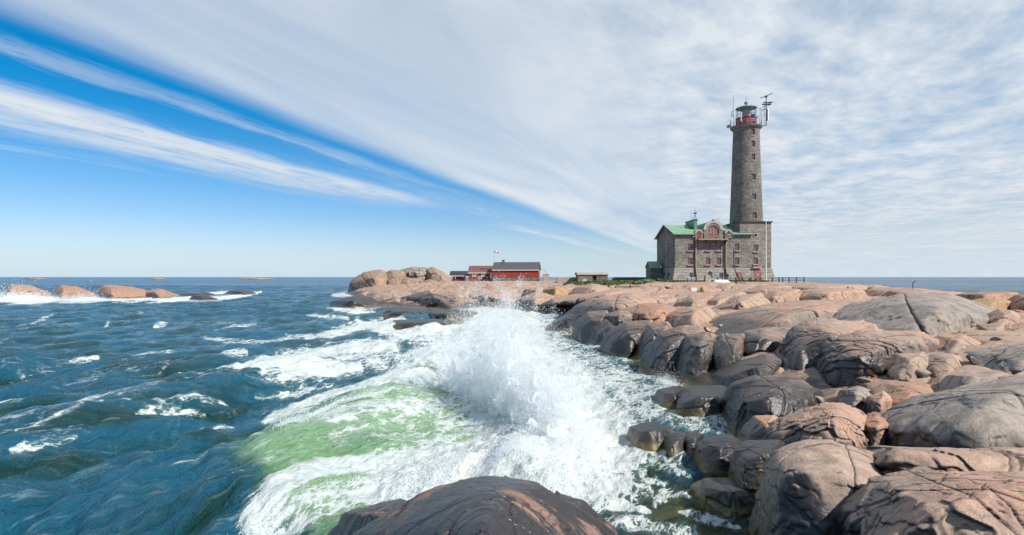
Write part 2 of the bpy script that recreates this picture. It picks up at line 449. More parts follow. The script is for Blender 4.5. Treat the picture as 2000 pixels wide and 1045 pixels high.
def land_h(x, y, detail=True, joints=False):
    d = land_dist(x, y)
    plat = 3.75 - 0.30 * sst(y, 48, 75) + 0.95 * sst(y, 126, 138)
    dl = np.hypot((x - 56) / 34.0, (y - 153) / 22.0)
    dh = np.hypot((x - 2) / 26.0, (y - 188) / 22.0)
    hol = np.hypot((x - 38) / 17.0, (y - 121) / 10.0)
    f = 1 - np.exp(-np.maximum(d, 0) / 8.5)
    slow = sst(y, 96, 108) * sst(x, 18, -4) * sst(y, 175, 140)
    f = f * (1 - slow) + slow * (1 - np.exp(-np.maximum(d, 0) / 26.0))
    h = plat * f
    # the land slopes off on the seaward far right
    h = h * (1 - 0.62 * sst(x, 52, 74) * sst(y, 118, 70))
    h = h - 0.9 * np.exp(-(hol ** 4))
    wl_ = np.exp(-(dl ** 6)); h = h * (1 - wl_) + 4.85 * wl_
    wh_ = np.exp(-(dh ** 6)); h = h * (1 - wh_) + 4.75 * wh_
    calm = np.maximum(wl_, 0.85 * wh_)
    h = np.where(d > 0, h, np.maximum(0.16 * np.maximum(d, -6) + 0.7 * np.minimum(d + 6, 0), -3.0))
    if detail:
        sc1 = 7.0
        q = np.stack([x, y, x * 0], 1)
        wx = x + 1.3 * fbm(q * 0.22, 5, 3); wy = y + 1.3 * fbm(q * 0.22, 9, 3)
        a = 0.35
        u = (wx * math.cos(a) + wy * math.sin(a)) / (sc1 * 1.35); v = (-wx * math.sin(a) + wy * math.cos(a)) / sc1
        f1, f2, r, ox, oy = worley(u, v, 3)
        pil = sst(f2 - f1, 0.0, 0.20); jn = 1 - sst(f2 - f1, 0.01, 0.05)
        amp = sst(d, -1.5, 3.0); lowk = 0.55 + 0.45 * sst(y, 40, 90)
        big = pil * ((r - 0.4) * 1.0 + 0.35 + (ox * (r * 7 % 1 - 0.5) + oy * (r * 13 % 1 - 0.5)) * 1.3) - 0.35
        f1, f2, r2, ox, oy = worley(u * 2.6, v * 2.6, 8)
        jn = np.maximum(jn, 0.8 * (1 - sst(f2 - f1, 0.015, 0.06))) * (1 - calm)
        small = sst(f2 - f1, 0, 0.22) * ((r2 - 0.4) * 0.4 + 0.18 + (ox * (r2 * 7 % 1 - .5)) * 0.6) - 0.18
        und = 0.45 * fbm(q * 0.09, 21, 3)
        h = h + (1 - calm) * amp * (0.8 * und - 0.25 + lowk * (0.62 * big + small * 0.8)) + 0.05 * fbm(q * 1.1, 30, 4) * (1 - 0.5 * calm)
        sub = sst(d, 0.0, -2.5) * sst(d, -9, -4)
        h = h + sub * 0.5 * fbm(q * 0.45, 40, 4)
    return (h, jn) if joints else h
def land_z(x, y):
    return float(land_h(np.array([x]), np.array([y]))[0])

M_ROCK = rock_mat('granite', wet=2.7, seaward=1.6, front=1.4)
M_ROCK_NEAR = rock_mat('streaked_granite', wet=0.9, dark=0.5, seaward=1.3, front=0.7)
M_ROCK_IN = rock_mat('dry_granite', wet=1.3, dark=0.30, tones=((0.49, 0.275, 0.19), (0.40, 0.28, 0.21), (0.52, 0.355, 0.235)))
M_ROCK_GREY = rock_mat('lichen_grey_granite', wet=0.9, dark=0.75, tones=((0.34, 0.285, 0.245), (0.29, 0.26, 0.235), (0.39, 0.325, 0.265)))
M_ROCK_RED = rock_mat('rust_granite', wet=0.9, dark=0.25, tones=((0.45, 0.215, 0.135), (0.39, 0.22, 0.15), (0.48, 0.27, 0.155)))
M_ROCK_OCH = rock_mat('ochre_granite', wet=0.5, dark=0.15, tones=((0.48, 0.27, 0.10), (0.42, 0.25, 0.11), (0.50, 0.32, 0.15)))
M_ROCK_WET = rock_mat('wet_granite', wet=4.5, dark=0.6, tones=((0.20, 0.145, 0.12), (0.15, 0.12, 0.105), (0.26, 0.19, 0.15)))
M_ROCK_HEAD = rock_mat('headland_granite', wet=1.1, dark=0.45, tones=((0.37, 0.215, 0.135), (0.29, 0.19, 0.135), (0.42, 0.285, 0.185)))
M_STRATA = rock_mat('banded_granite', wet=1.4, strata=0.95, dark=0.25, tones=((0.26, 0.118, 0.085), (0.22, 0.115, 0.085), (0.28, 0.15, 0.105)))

def make_land():
    pxs = np.linspace(260, 2420, 760)
    k = math.log(262 / 4.0) / 720
    Ys = 4.0 * np.exp(k * np.arange(721))
    PX, YY = np.meshgrid(pxs, Ys)
    X = (PX - CX) / F * YY
    Z, J = land_h(X.ravel(), YY.ravel(), True, True); Z = Z.reshape(X.shape)
    V = np.stack([X.ravel(), YY.ravel(), Z.ravel()], 1)
    r, c = X.shape
    i = np.arange(r * c).reshape(r, c)
    Q = np.stack([i[:-1, :-1].ravel(), i[:-1, 1:].ravel(), i[1:, 1:].ravel(), i[1:, :-1].ravel()], 1)
    keep = (Z.ravel()[Q] > -2.9).any(1)
    Q = Q[keep]
    used = np.zeros(len(V), bool); used[Q.ravel()] = True
    remap = np.cumsum(used) - 1
    o = np_mesh('rocky_ground', V[used], remap[Q], M_ROCK_IN, attrs={'joint': J[used]})
    tag(o, 'bare pinkish granite ground of the island', 'ground', kind='structure')
make_land()

# ------------------------------------------------------------------ boulders and slabs
_cs = {}
def cube_sphere(n):
    if n in _cs: return _cs[n]
    t = np.tan(np.linspace(-1, 1, n + 1) * math.pi / 4)
    A, B = np.meshgrid(t, t); A = A.ravel(); B = B.ravel(); one = np.ones_like(A)
    sides = [(one, A, B), (-one, -A, B), (-A, one, B), (A, -one, B), (-B, A, one), (B, A, -one)]
    V = np.concatenate([np.stack(s, 1) for s in sides]); V /= np.linalg.norm(V, axis=1)[:, None]
    g = np.arange((n + 1) ** 2).reshape(n + 1, n + 1)
    q = np.stack([g[:-1, :-1].ravel(), g[:-1, 1:].ravel(), g[1:, 1:].ravel(), g[1:, :-1].ravel()], 1)
    Q = np.concatenate([q + s * (n + 1) ** 2 for s in range(6)])
    key = np.round(V * 1e5).astype(np.int64)
    _, first, inv = np.unique(key, axis=0, return_index=True, return_inverse=True)
    inv = inv.ravel()
    _cs[n] = (V[first], inv[Q]); return _cs[n]
FRONT = {
    'two': [(-0.55, -0.78, 0.30), (0.50, -0.80, 0.32)],
    'left': [(-0.70, -0.66, 0.27), (0.10, -0.90, 0.42)],
    'flat': [(0.05, -0.97, 0.22)],
    'steep': [(-0.25, -0.96, 0.10), (0.45, -0.86, 0.20)],
    'dome': [(-0.60, -0.60, 0.52), (0.0, -0.80, 0.60), (0.60, -0.62, 0.50)],
    'slope': [(-0.78, -0.45, 0.44), (-0.30, -0.80, 0.52)],
    'broad': [(-0.42, -0.75, 0.50), (0.0, -0.50, 0.86)],
    'right': [(0.55, -0.72, 0.42), (-0.55, -0.80, 0.22)],
}
nrock = [0]
def joints3(W, seed, size):
    """joint blocks: per point the block's random number, how deep inside it is, and a tilt across it"""
    rs = np.random.RandomState(seed)
    a, b = rs.uniform(-.5, .5), rs.uniform(-.35, .35)
    ca, sa, cb, sb = math.cos(a), math.sin(a), math.cos(b), math.sin(b)
    M = np.array([[ca, sa, 0], [-sa * cb, ca * cb, sb], [sa * sb, -ca * sb, cb]])
    U = (W + .09 * size * np.stack([fbm(W / size * .8, seed + k, 2) for k in (1, 2, 3)], 1)) @ M.T / (size * np.array([1.35, 1.0, .8])) + rs.rand(3) * 9
    I = np.floor(U).astype(np.int64)
    f1 = np.full(len(W), 9.0); f2 = f1.copy(); r = np.zeros(len(W)); off = np.zeros((len(W), 3))
    for i in (-1, 0, 1):
        for j in (-1, 0, 1):
            for k in (-1, 0, 1):
                X, Y_, Z = I[:, 0] + i, I[:, 1] + j, I[:, 2] + k
                h0, h1, h2 = _h(X, Y_, Z, seed), _h(X, Y_, Z, seed + 1), _h(X, Y_, Z, seed + 2)
                d_ = U - np.stack([X + .3 + .4 * h0, Y_ + .3 + .4 * h1, Z + .3 + .4 * h2], 1)
                q = np.sqrt((d_ * d_).sum(1)); near = q < f1
                f2 = np.where(near, f1, np.minimum(f2, q)); r = np.where(near, (h0 * 7.3 + h1 * 3.1) % 1, r); off = np.where(near[:, None], d_, off); f1 = np.where(near, q, f1)
    return r, f2 - f1, off
def rock(name, label, poly, Yn, Yf, mat=None, front='two', ledge=0, blk=1.0, ex=1.09, p=30, n=56, amp=0.022, sink=1.2, top=16, side=13, cracks=2, chips=5, seed=None, group=None, cat='boulder'):
    """A rounded granite block. poly: its outline in the photo (any turning), Yn / Yf: distance of its near and far side.
    Every outline edge becomes a soft half-space at its own distance, so the block is a solid of real depth."""
    nrock[0] += 1
    seed = nrock[0] * 7 + 3 if seed is None else seed
    rng = np.random.RandomState(seed)
    P = np.array(poly, float)
    if Yn < 60 or ex != 1.09: P[:, 0] = P[:, 0].mean() + (P[:, 0] - P[:, 0].mean()) * ex
    area = 0.5 * np.sum(P[:, 0] * np.roll(P[:, 1], -1) - np.roll(P[:, 0], -1) * P[:, 1])
    if area < 0: P = P[::-1]
    Ym = 0.5 * (Yn + Yf)
    cen = P.mean(0)
    C = np.array(unp(cen[0], cen[1], Ym))
    zb = float(unp(cen[0], P[:, 1].max(), Yn).z) - sink
    planes = []
    for a, b in zip(P, np.roll(P, -1, 0)):
        e = b - a; L = np.hypot(*e)
        if L < 1: continue
        nx, ny = e[1] / L, -e[0] / L                      # outward in the image (y down) for this turning
        mid = (a + b) / 2
        if np.dot(mid - cen, (nx, ny)) < 0: nx, ny = -nx, -ny
        if ny > 0.75: continue                            # rests below: closed by the base plane
        up = max(0.0, -ny)
        Ye = Ym + (Yf - Ym) * (0.9 * up if ny < 0 else -0.6 * ny)
        pa = np.array(unp(a[0], a[1], Ye)); pb = np.array(unp(b[0], b[1], Ye))
        view = (pa + pb) / 2 - np.array([0, 0, H]); view /= np.linalg.norm(view)
        ns = np.cross(pb - pa, view); ns /= np.linalg.norm(ns)
        if np.dot(ns, (nx, 0, -ny)) < 0: ns = -ns
        tau = R(top * up + side * (1 - up)); q = (pa + pb) / 2
        h0 = float(np.dot(ns, q - C))
        for _ in range(24):                               # lean it back only as far as the block stays this thick
            nn = ns * math.cos(tau) - view * math.sin(tau)
            if float(np.dot(nn, q - C)) >= 0.55 * h0: break
            tau *= 0.8
        planes.append((nn, q))
    cf = np.array(unp(cen[0], 0.45 * cen[1] + 0.55 * P[:, 1].max(), Yn))
    for f in FRONT[front] if isinstance(front, str) else front:
        f = np.array(f, float); f /= np.linalg.norm(f)
        planes.append((f, cf))
    planes.append((np.array([0, 1.0, 0.15]), np.array([C[0], Yf, C[2]])))
    planes.append((np.array([0, 0, -1.0]), np.array([C[0], C[1], zb])))
    D, Q = cube_sphere(n)
    S = np.zeros(len(D)); hm = []
    lim = 0.12 * min(Yf - Yn, 3)
    for nn, q in planes:
        h = max(float(np.dot(nn, q - C)), lim); hm.append(h)
        S += np.maximum(0, D @ nn / h) ** p
    # broken corners: chips cut at random from the side one sees
    for _ in range(chips):
        f = rng.normal(size=3); f[1] = -abs(f[1]); f[2] = abs(f[2]) * 0.9 - 0.1; f /= np.linalg.norm(f)
        sup = float((D @ f * S ** (-1.0 / p)).max())
        S += np.maximum(0, D @ f / (sup * rng.uniform(0.80, 0.95))) ** p
    r = S ** (-1.0 / p)
    r = np.minimum(r, 4.0 * max(hm))
    size = float(np.median(r))
    W = C + D * r[:, None]
    k = 1.0 / max(size, 0.3)
    o1 = fbm(W * k * 0.9 + seed, seed, 4) * 0.9
    o2 = fbm(W * k * 3.1 + seed * 2, seed + 50, 4, 0.55)
    rid = 1 - np.abs(fbm(W * k * 1.6 + seed * 3, seed + 90, 3)) * 3.0
    disp = amp * (1.1 * o1 + 0.38 * o2) - amp * 0.5 * np.clip(rid, 0, 1) ** 4
    # sheets of rock split off along curved steps
    for q_ in range(2):
        s_ = fbm(W * k * (0.75 + 0.5 * q_) * np.array([1, 1, 1.6]) + seed * 5 + 31 * q_, seed + 130 + q_, 3)
        disp += amp * 0.75 * (sst(s_, -0.05 + 0.12 * q_, 0.01 + 0.12 * q_) - 0.5)
    jnt = np.zeros(len(D))
    if blk and n >= 36:
        for lev_, (bs, ba) in enumerate(((size * 0.95, .125), (size * .40, .036))):
            r_, ed, of_ = joints3(W, seed + 400 + lev_, bs)
            on = sst(fbm(W * k * .55 + seed, seed + 77 + lev_, 2), -.40, -.15) if lev_ == 0 else sst(fbm(W * k * .7 + seed, seed + 79, 3), .02, .16)
            tilt = of_[:, 0] * (r_ * 5 % 1 - .5) + of_[:, 2] * (r_ * 11 % 1 - .5)
            disp += blk * on * (ba * ((r_ - .55) + 1.5 * tilt) * sst(ed, 0, .05) - (.018 if lev_ == 0 else .007) * (1 - sst(ed, .0, .07)))
            jnt = np.maximum(jnt, blk * on * (1 - sst(ed, .003, .030 if lev_ == 0 else .035)) * (.9 if lev_ == 0 else .5))
    for c in range(cracks):
        m = rng.normal(size=3); m[2] *= 0.5; m /= np.linalg.norm(m)
        off = rng.uniform(-0.35, 0.35)
        s = (W - C) @ m * k - off + 0.035 * fbm(W * k * 2.0, seed + 7 * c, 3)
        wd = 0.018 + 0.02 * rng.rand()
        disp -= 0.05 * np.exp(-(s / wd) ** 2); jnt = np.maximum(jnt, np.exp(-(s / (wd * 0.8)) ** 2))
        disp += 0.03 * np.sign(s) * np.exp(-np.abs(s) / 0.6) * (rng.rand() - 0.3)
    if ledge:
        sv = (W + 0.12 * np.stack([fbm(W * 0.8, 61, 3), fbm(W * 0.8, 62, 3), fbm(W * 0.8, 63, 3)], 1)) @ np.array(LAYER) / ledge
        fr = sv - np.floor(sv); lay = np.floor(sv)
        saw = sst(fr, 0.0, 0.16) * (1 - 0.75 * fr)
        disp += 0.062 * (saw - 0.5) * (0.6 + 0.8 * _h(lay.astype(np.int64), lay.astype(np.int64) * 0, lay.astype(np.int64) * 0, 5))
    V = D * (r * (1 + disp))[:, None]
    o = np_mesh(name, V, Q, mat or M_ROCK, loc=tuple(C), attrs={'joint': jnt})
    tag(o, label, cat, group)
    return o
def bx(x0, x1, y0, y1, cut=0.22):
    """octagonal outline for the block in that image box"""
    w, h = (x1 - x0) * cut, (y1 - y0) * cut * 1.2
    return [(x0 + w, y0), (x1 - w, y0), (x1, y0 + h), (x1, y1), (x0, y1), (x0, y0 + h)]
def make_rocks():
    G = M_ROCK_GREY; I = M_ROCK_IN; Rr = M_ROCK_RED; Wt = M_ROCK_WET; O = M_ROCK_OCH; Hd = M_ROCK_HEAD
    # foreground, right corner
    rock('boulder', 'biggest pink boulder at the bottom right with a dark streaked sea face', [(1506, 1062), (1512, 920), (1545, 868), (1590, 855), (1645, 862), (1710, 890), (1760, 940), (1785, 1062)], 11.0, 13.6, M_ROCK_NEAR, 'left', n=110, p=22, amp=.04, cracks=3, blk=0.45)
    rock('boulder', 'rugged cracked pink rock filling the bottom right corner', [(1690, 1062), (1706, 965), (1750, 928), (1850, 918), (2100, 945), (2250, 1062)], 8.2, 11.2, M_ROCK_NEAR, 'broad', n=110, amp=.06, cracks=5)
    rock('boulder', 'pale rough ridge below the big grey dome', [(1700, 960), (1708, 890), (1735, 868), (1790, 876), (1850, 882), (2100, 895), (2250, 900), (2250, 970)], 11.4, 14.0, I, 'broad', n=96, amp=.09, cracks=4)
    rock('boulder', 'large grey dome crossed by a forked crack at the right edge', [(1733, 880), (1742, 826), (1775, 785), (1850, 752), (1940, 738), (2080, 718), (2230, 720), (2300, 900)], 13.8, 18.2, G, 'broad', n=110, p=18, amp=.045, cracks=3, blk=0.35)
    rock('boulder', 'flat topped pink rock with a shaded lower face above the biggest boulder', [(1505, 866), (1520, 822), (1560, 800), (1615, 782), (1650, 786), (1686, 812), (1704, 850), (1704, 896)], 15.6, 18.6, I, 'left', n=84, p=10, amp=.07, cracks=3)
    rock('boulder', 'dark wedge stone stuck between the grey dome and the flat topped rock', [(1684, 880), (1688, 808), (1712, 802), (1745, 814), (1742, 880)], 16.4, 18.6, Rr, 'two', n=40)
    rock('boulder', 'tall dark stone leaning on the left of the biggest boulder', [(1442, 950), (1448, 866), (1470, 858), (1515, 862), (1528, 880), (1525, 950)], 14.6, 16.6, Wt, 'steep', n=60, p=22)
    rock('boulder', 'round brown wet stone right of the two split black stones', [(1367, 925), (1370, 862), (1388, 848), (1425, 848), (1446, 866), (1448, 925)], 17.0, 18.6, Wt, 'two', n=56, p=18)
    rock('boulder', 'black split stone farthest out in the water', [(1300, 895), (1303, 852), (1320, 841), (1336, 842), (1340, 895)], 18.7, 20.0, Wt, 'two', n=44, p=9)
    rock('boulder', 'black stone behind the split from the outermost stone', [(1337, 893), (1338, 848), (1350, 842), (1366, 846), (1370, 893)], 18.6, 20.2, Wt, 'two', n=44, p=9)
    rock('boulder', 'low flat dark slab awash below the brown stone', [(1366, 985), (1368, 942), (1385, 931), (1430, 934), (1500, 962), (1510, 995), (1480, 1005)], 14.2, 16.2, Wt, 'two', n=56, p=22)
    rock('boulder', 'small pinkish stone under the sunlit block', [(1455, 864), (1462, 828), (1480, 812), (1510, 812), (1528, 830), (1526, 866)], 17.8, 19.8, Rr, 'two', n=44)
    rock('boulder', 'big block with a sunlit top and dark rounded nose over the channel', [(1424, 862), (1432, 790), (1455, 742), (1490, 730), (1550, 728), (1580, 745), (1595, 790), (1592, 838), (1520, 846)], 20.4, 24.2, None, 'left', n=84, p=22, cracks=3)
    rock('boulder', 'square green algae block standing in the channel', [(1318, 815), (1328, 762), (1345, 752), (1410, 754), (1432, 768), (1434, 815)], 24.2, 27.0, Wt, 'flat', n=48, p=18)
    rock('boulder', 'low green ledge left of the algae block', [(1280, 790), (1292, 762), (1330, 756), (1345, 768), (1340, 792)], 26.0, 28.5, Wt, 'two', n=32)
    rock('boulder', 'olive submerged ledge seaward of the black stones', [(1236, 858), (1240, 832), (1262, 826), (1310, 842), (1318, 860)], 19.6, 21.6, Wt, 'two', n=32, p=22)
    # second row of the shore
    rock('boulder', 'long rounded dark rock lying low above the algae block', [(1404, 762), (1412, 722), (1450, 702), (1500, 690), (1524, 694), (1522, 730), (1470, 765)], 26.8, 31, None, 'slope', n=56)
    rock('boulder', 'tall upright dark green face at the waterline', [(1320, 752), (1332, 680), (1350, 652), (1380, 646), (1398, 655), (1400, 752)], 31.4, 35.5, None, 'steep', n=60, p=22)
    rock('boulder', 'narrow dark rib right of the upright green face', [(1388, 752), (1394, 668), (1415, 650), (1440, 652), (1452, 690), (1440, 750)], 30.6, 34.5, None, 'slope', n=52)
    rock('boulder', 'square pinkish face split by a level crack', [(1432, 720), (1440, 660), (1462, 640), (1510, 635), (1532, 642), (1532, 715)], 32, 36, None, 'flat', n=56, p=10)
    rock('boulder', 'dark rock with a shiny hip left of the upright face', [(1262, 738), (1275, 680), (1300, 645), (1335, 634), (1362, 638), (1362, 660), (1330, 735)], 34, 38.5, None, 'two', n=60)
    rock('boulder', 'narrow dark rib dropping into the channel beside the shiny hip', [(1234, 706), (1248, 655), (1272, 630), (1300, 627), (1306, 650), (1280, 705)], 40, 44.5, None, 'slope', n=52)
    rock('boulder', 'wide dark rock with a rough broken nose at the waterline', [(1180, 698), (1196, 645), (1225, 626), (1262, 625), (1266, 650), (1240, 698)], 42, 47, None, 'left', n=56)
    rock('boulder', 'small brown knuckle between two dark ribs', [(1152, 674), (1165, 635), (1185, 622), (1208, 625), (1214, 645), (1200, 674)], 49, 53, None, 'two', n=44)
    rock('boulder', 'ribbed blue black wall under the long whaleback', [(1126, 668), (1134, 625), (1150, 608), (1180, 606), (1186, 630), (1165, 672)], 52, 57, None, 'slope', n=48, blk=0.25)
    rock('boulder', 'long whaleback rock with a tan top and blue sea side', [(1108, 650), (1118, 616), (1142, 591), (1182, 575), (1232, 571), (1262, 579), (1280, 598), (1250, 622), (1170, 640)], 58, 72, None, 'slope', n=84, p=18, amp=.03)
    rock('boulder', 'dark low wedge at the foot of the whaleback', [(1062, 648), (1090, 622), (1115, 612), (1128, 625), (1125, 650)], 62, 67, Wt, 'two', n=40)
    rock('boulder', 'purple brown dome where the cove meets the shore', [(1074, 606), (1092, 585), (1120, 577), (1155, 577), (1164, 590), (1150, 608)], 94, 106, None, 'slope', n=48, blk=0.3)
    rock('boulder', 'salmon pink cracked slab behind the ribbed wall', [(1215, 626), (1225, 602), (1260, 592), (1300, 593), (1330, 610), (1322, 630)], 49, 60, Rr, 'two', n=60, p=22)
    rock('boulder', 'dark nose on the seaward end of the salmon slab', [(1180, 630), (1186, 613), (1212, 606), (1240, 610), (1242, 632)], 50, 56, None, 'two', n=40)
    rock('boulder', 'pink block split in two behind the shiny hip', [(1298, 634), (1312, 610), (1345, 598), (1376, 598), (1390, 615), (1386, 640)], 45, 53, I, 'right', n=52, p=22)
    rock('boulder', 'long sloping ridge rock rising to the right above the dark faces', [(1380, 662), (1388, 636), (1440, 609), (1500, 592), (1600, 584), (1655, 590), (1645, 625), (1590, 655), (1480, 672)], 37, 48, None, 'left', n=84, p=20, blk=0.5)
    rock('boulder', 'purple shaded dome near the white panel', [(1320, 606), (1330, 586), (1350, 576), (1385, 576), (1392, 606)], 62, 70, I, 'left', n=40)
    rock('boulder', 'smooth green grey slab running up beside the shaded dome', [(1352, 606), (1370, 584), (1410, 571), (1440, 570), (1446, 590), (1400, 610)], 60, 72, I, 'left', n=48, blk=0.4)
    rock('boulder', 'smooth slab with a bright pink broken end', [(1380, 622), (1392, 598), (1440, 576), (1475, 574), (1492, 590), (1480, 618)], 52, 66, I, 'left', n=52)
    rock('boulder', 'long striped slab pointing at the stone steps', [(1432, 586), (1450, 568), (1490, 557), (1520, 556), (1520, 572), (1470, 590)], 74, 96, I, 'left', n=44)
    rock('boulder', 'olive slab with a square pink end', [(1468, 602), (1480, 580), (1515, 565), (1545, 564), (1550, 590), (1520, 602)], 61, 75, I, 'left', n=48, p=10)
    rock('boulder', 'broad flat block with an orange right end on the skyline', [(1536, 592), (1546, 574), (1570, 564), (1640, 561), (1674, 564), (1680, 590)], 64, 80, I, 'flat', n=56, p=10)
    rock('boulder', 'flat pale ledge on the skyline right of the railing', [(1490, 572), (1510, 556), (1600, 552), (1680, 556), (1690, 570)], 88, 108, I, 'flat', n=48)
    rock('boulder', 'huge whale shaped dome with a vertical crack below the sea horizon', [(1634, 664), (1640, 625), (1665, 597), (1715, 580), (1790, 570), (1860, 574), (1905, 592), (1935, 606), (1932, 640), (1915, 664)], 30.5, 41, G, 'broad', n=110, p=18, amp=.035, cracks=2, blk=0.3)
    rock('boulder', 'rounded cube stone in the shade of the whale shaped dome', [(1926, 634), (1932, 612), (1950, 604), (1980, 608), (1998, 630), (1994, 640)], 33, 36.5, I, 'right', n=40, p=22)
    rock('boulder', 'squared stone under the rounded cube', [(1920, 664), (1924, 632), (1960, 628), (1968, 664)], 31, 33, I, 'two', n=36, p=18)
    rock('boulder', 'squared stone cut by the right edge beside another', [(1964, 668), (1970, 634), (2030, 626), (2030, 668)], 31, 34, I, 'left', n=36, p=18)
    rock('boulder', 'buff flat topped block behind the rounded cube', [(1890, 610), (1897, 586), (1930, 581), (1970, 586), (1978, 612)], 43, 50, O, 'flat', n=40, p=10)
    rock('boulder', 'maroon square block cut by the right edge near the horizon', [(1974, 618), (1978, 580), (1990, 572), (2060, 568), (2060, 618)], 42, 50, Rr, 'left', n=40, p=10)
    rock('boulder', 'low dark ledge below the horizon left of the maroon block', [(1888, 588), (1892, 574), (1935, 571), (1976, 572), (1980, 588)], 52, 62, Rr, 'flat', n=36, p=10)
    rock('boulder', 'steep blue grey rock face with a pink veined side', [(1518, 736), (1536, 690), (1560, 636), (1590, 622), (1640, 619), (1682, 626), (1706, 644), (1690, 700), (1620, 742)], 26.6, 32, None, 'left', n=84, p=20, amp=.06)
    rock('boulder', 'broad olive and pink rock mass in front of the whale shaped dome', [(1592, 778), (1604, 720), (1628, 662), (1656, 646), (1720, 641), (1795, 652), (1815, 666), (1790, 700), (1725, 760), (1690, 780)], 23.4, 28.5, None, 'two', n=96, p=22, amp=.06, cracks=3)
    rock('boulder', 'lichen spotted low rock right of the broad mass', [(1808, 700), (1815, 670), (1840, 656), (1890, 656), (1918, 672), (1915, 700)], 25.4, 29, I, 'two', n=48)
    rock('boulder', 'pale rounded block with a crack down its face', [(1734, 745), (1740, 702), (1760, 688), (1800, 688), (1814, 705), (1812, 745)], 22.4, 25, I, 'two', n=48, p=22)
    rock('boulder', 'squared pink block right of the pale rounded block', [(1808, 745), (1812, 698), (1830, 690), (1870, 694), (1880, 712), (1876, 748)], 22.2, 25, I, 'two', n=48, p=10)
    rock('boulder', 'grey layered rock at the right edge above the big grey dome', [(1874, 745), (1884, 695), (1910, 680), (1960, 672), (2100, 664), (2160, 672), (2160, 745)], 20.8, 26, G, 'broad', n=64, amp=.07, cracks=4)
    rock('boulder', 'red brown tilted block below the pale rounded block', [(1715, 808), (1722, 752), (1745, 743), (1800, 748), (1838, 762), (1810, 800), (1760, 830)], 19.0, 22, Rr, 'two', n=52, p=22)
    rock('boulder', 'small upright slab left of the red brown block', [(1698, 820), (1704, 770), (1725, 764), (1737, 775), (1736, 820)], 18.6, 20.4, I, 'two', n=36, p=22)
    rock('boulder', 'thin grey slab lying below the broad mass', [(1632, 792), (1650, 766), (1685, 757), (1708, 770), (1690, 795)], 20.2, 22.5, G, 'two', n=36, p=18)
    rock('boulder', 'slim pale slab left of the grey dome foot', [(1845, 752), (1855, 740), (1900, 736), (1930, 742), (1925, 756)], 19.4, 21.5, G, 'two', n=32)
    rock('boulder', 'low pale skyline ledge behind the whale shaped dome beside the bent pipe', [(1680, 576), (1700, 563), (1745, 559), (1790, 564), (1900, 568), (1910, 580)], 80, 96, I, 'flat', n=44)
    rock('boulder', 'rubbly dark skyline ledge right of the flat pale ledge', [(1660, 570), (1676, 557), (1710, 555), (1740, 561), (1744, 572)], 100, 114, I, 'two', n=40, amp=.08)
    # headland beyond the cove
    hd = dict(mat=Hd, sink=2.0, top=20)
    rock('boulder', 'great rounded headland dome with a hollow in its sea face', [(676, 575), (690, 547), (712, 531), (740, 526), (758, 531), (768, 552), (764, 575)], 198, 216, front='left', n=60, **hd, blk=0.6)
    rock('boulder', 'upright headland block right of the great dome', [(752, 574), (752, 537), (764, 527), (784, 529), (790, 546), (780, 574)], 200, 214, front='two', n=44, **hd)
    rock('boulder', 'jumbled grey crest on top of the headland', [(776, 548), (780, 527), (800, 522), (830, 522), (852, 530), (852, 552)], 214, 228, front='two', n=56, amp=.13, cracks=5, mat=G, sink=2.0)
    rock('boulder', 'pale sloping headland shoulder left of the grey shed', [(830, 554), (834, 524), (845, 521), (868, 533), (888, 548), (884, 560)], 208, 222, front='right', n=48, **hd)
    rock('boulder', 'ribbed brown headland block under the crest', [(774, 574), (780, 548), (796, 540), (816, 544), (822, 574)], 199, 208, front='two', n=40, **hd)
    rock('boulder', 'tan headland block in the middle of the lower row', [(818, 573), (824, 549), (836, 545), (848, 548), (854, 572)], 198, 206, front='right', n=36, **hd)
    rock('boulder', 'round ended headland block at the right of the lower row', [(848, 571), (854, 552), (870, 547), (884, 552), (888, 566), (874, 572)], 196, 204, front='two', n=36, **hd)
    rock('boulder', 'angular brown rock below the grey shed', [(882, 570), (888, 550), (898, 547), (908, 552), (908, 570)], 188, 195, front='right', n=32, p=18, **hd)
    rock('boulder', 'angular pinkish rock below the low red house', [(904, 571), (910, 550), (922, 546), (940, 552), (944, 570)], 184, 194, front='right', n=36, p=18, **hd)
    rock('boulder', 'dark brown slope running down from the headland to the ledges', [(782, 604), (798, 577), (838, 567), (888, 574), (930, 602), (900, 610)], 105, 128, front='slope', n=60, amp=.07, cracks=4, mat=M_ROCK)
    rock('boulder', 'pink slope behind the spray', [(880, 602), (900, 574), (940, 562), (1000, 562), (1030, 580), (1020, 602)], 112, 140, I, 'slope', n=56, amp=.07, cracks=4)
    rock('boulder', 'brown outlying rock left of the surf tongue', [(643, 600), (655, 586), (690, 578), (720, 579), (735, 590), (722, 602)], 112, 122, Wt, 'two', n=36)
    rock('boulder', 'flat wet ledge at the top of the ledges', [(728, 620), (742, 602), (790, 597), (835, 604), (838, 620)], 83, 98, Wt, 'flat', n=48, p=10, top=4)
    rock('boulder', 'broad blue shining ledge left of the spray', [(820, 626), (828, 606), (880, 603), (930, 608), (935, 628)], 80, 96, Wt, 'flat', n=48, p=10, top=4)
    rock('boulder', 'nearest brown ledge with water pouring off its edge', [(735, 642), (765, 625), (840, 622), (900, 626), (915, 640)], 66, 78, Wt, 'flat', n=56, p=10, top=4)
    rock('boulder', 'pink jumbled rock right of the spray top', [(1012, 602), (1018, 580), (1045, 570), (1075, 576), (1082, 600)], 98, 112, I, 'two', n=44, amp=.1, cracks=4)
    rock('boulder', 'pink boulder left of the ochre boulder', [(1026, 577), (1032, 563), (1050, 559), (1064, 566), (1066, 578)], 116, 126, I, 'two', n=36)
    rock('boulder', 'ochre boulder with a pink right side', [(1062, 577), (1070, 563), (1086, 558), (1100, 562), (1110, 576)], 110, 121, O, 'right', n=36)
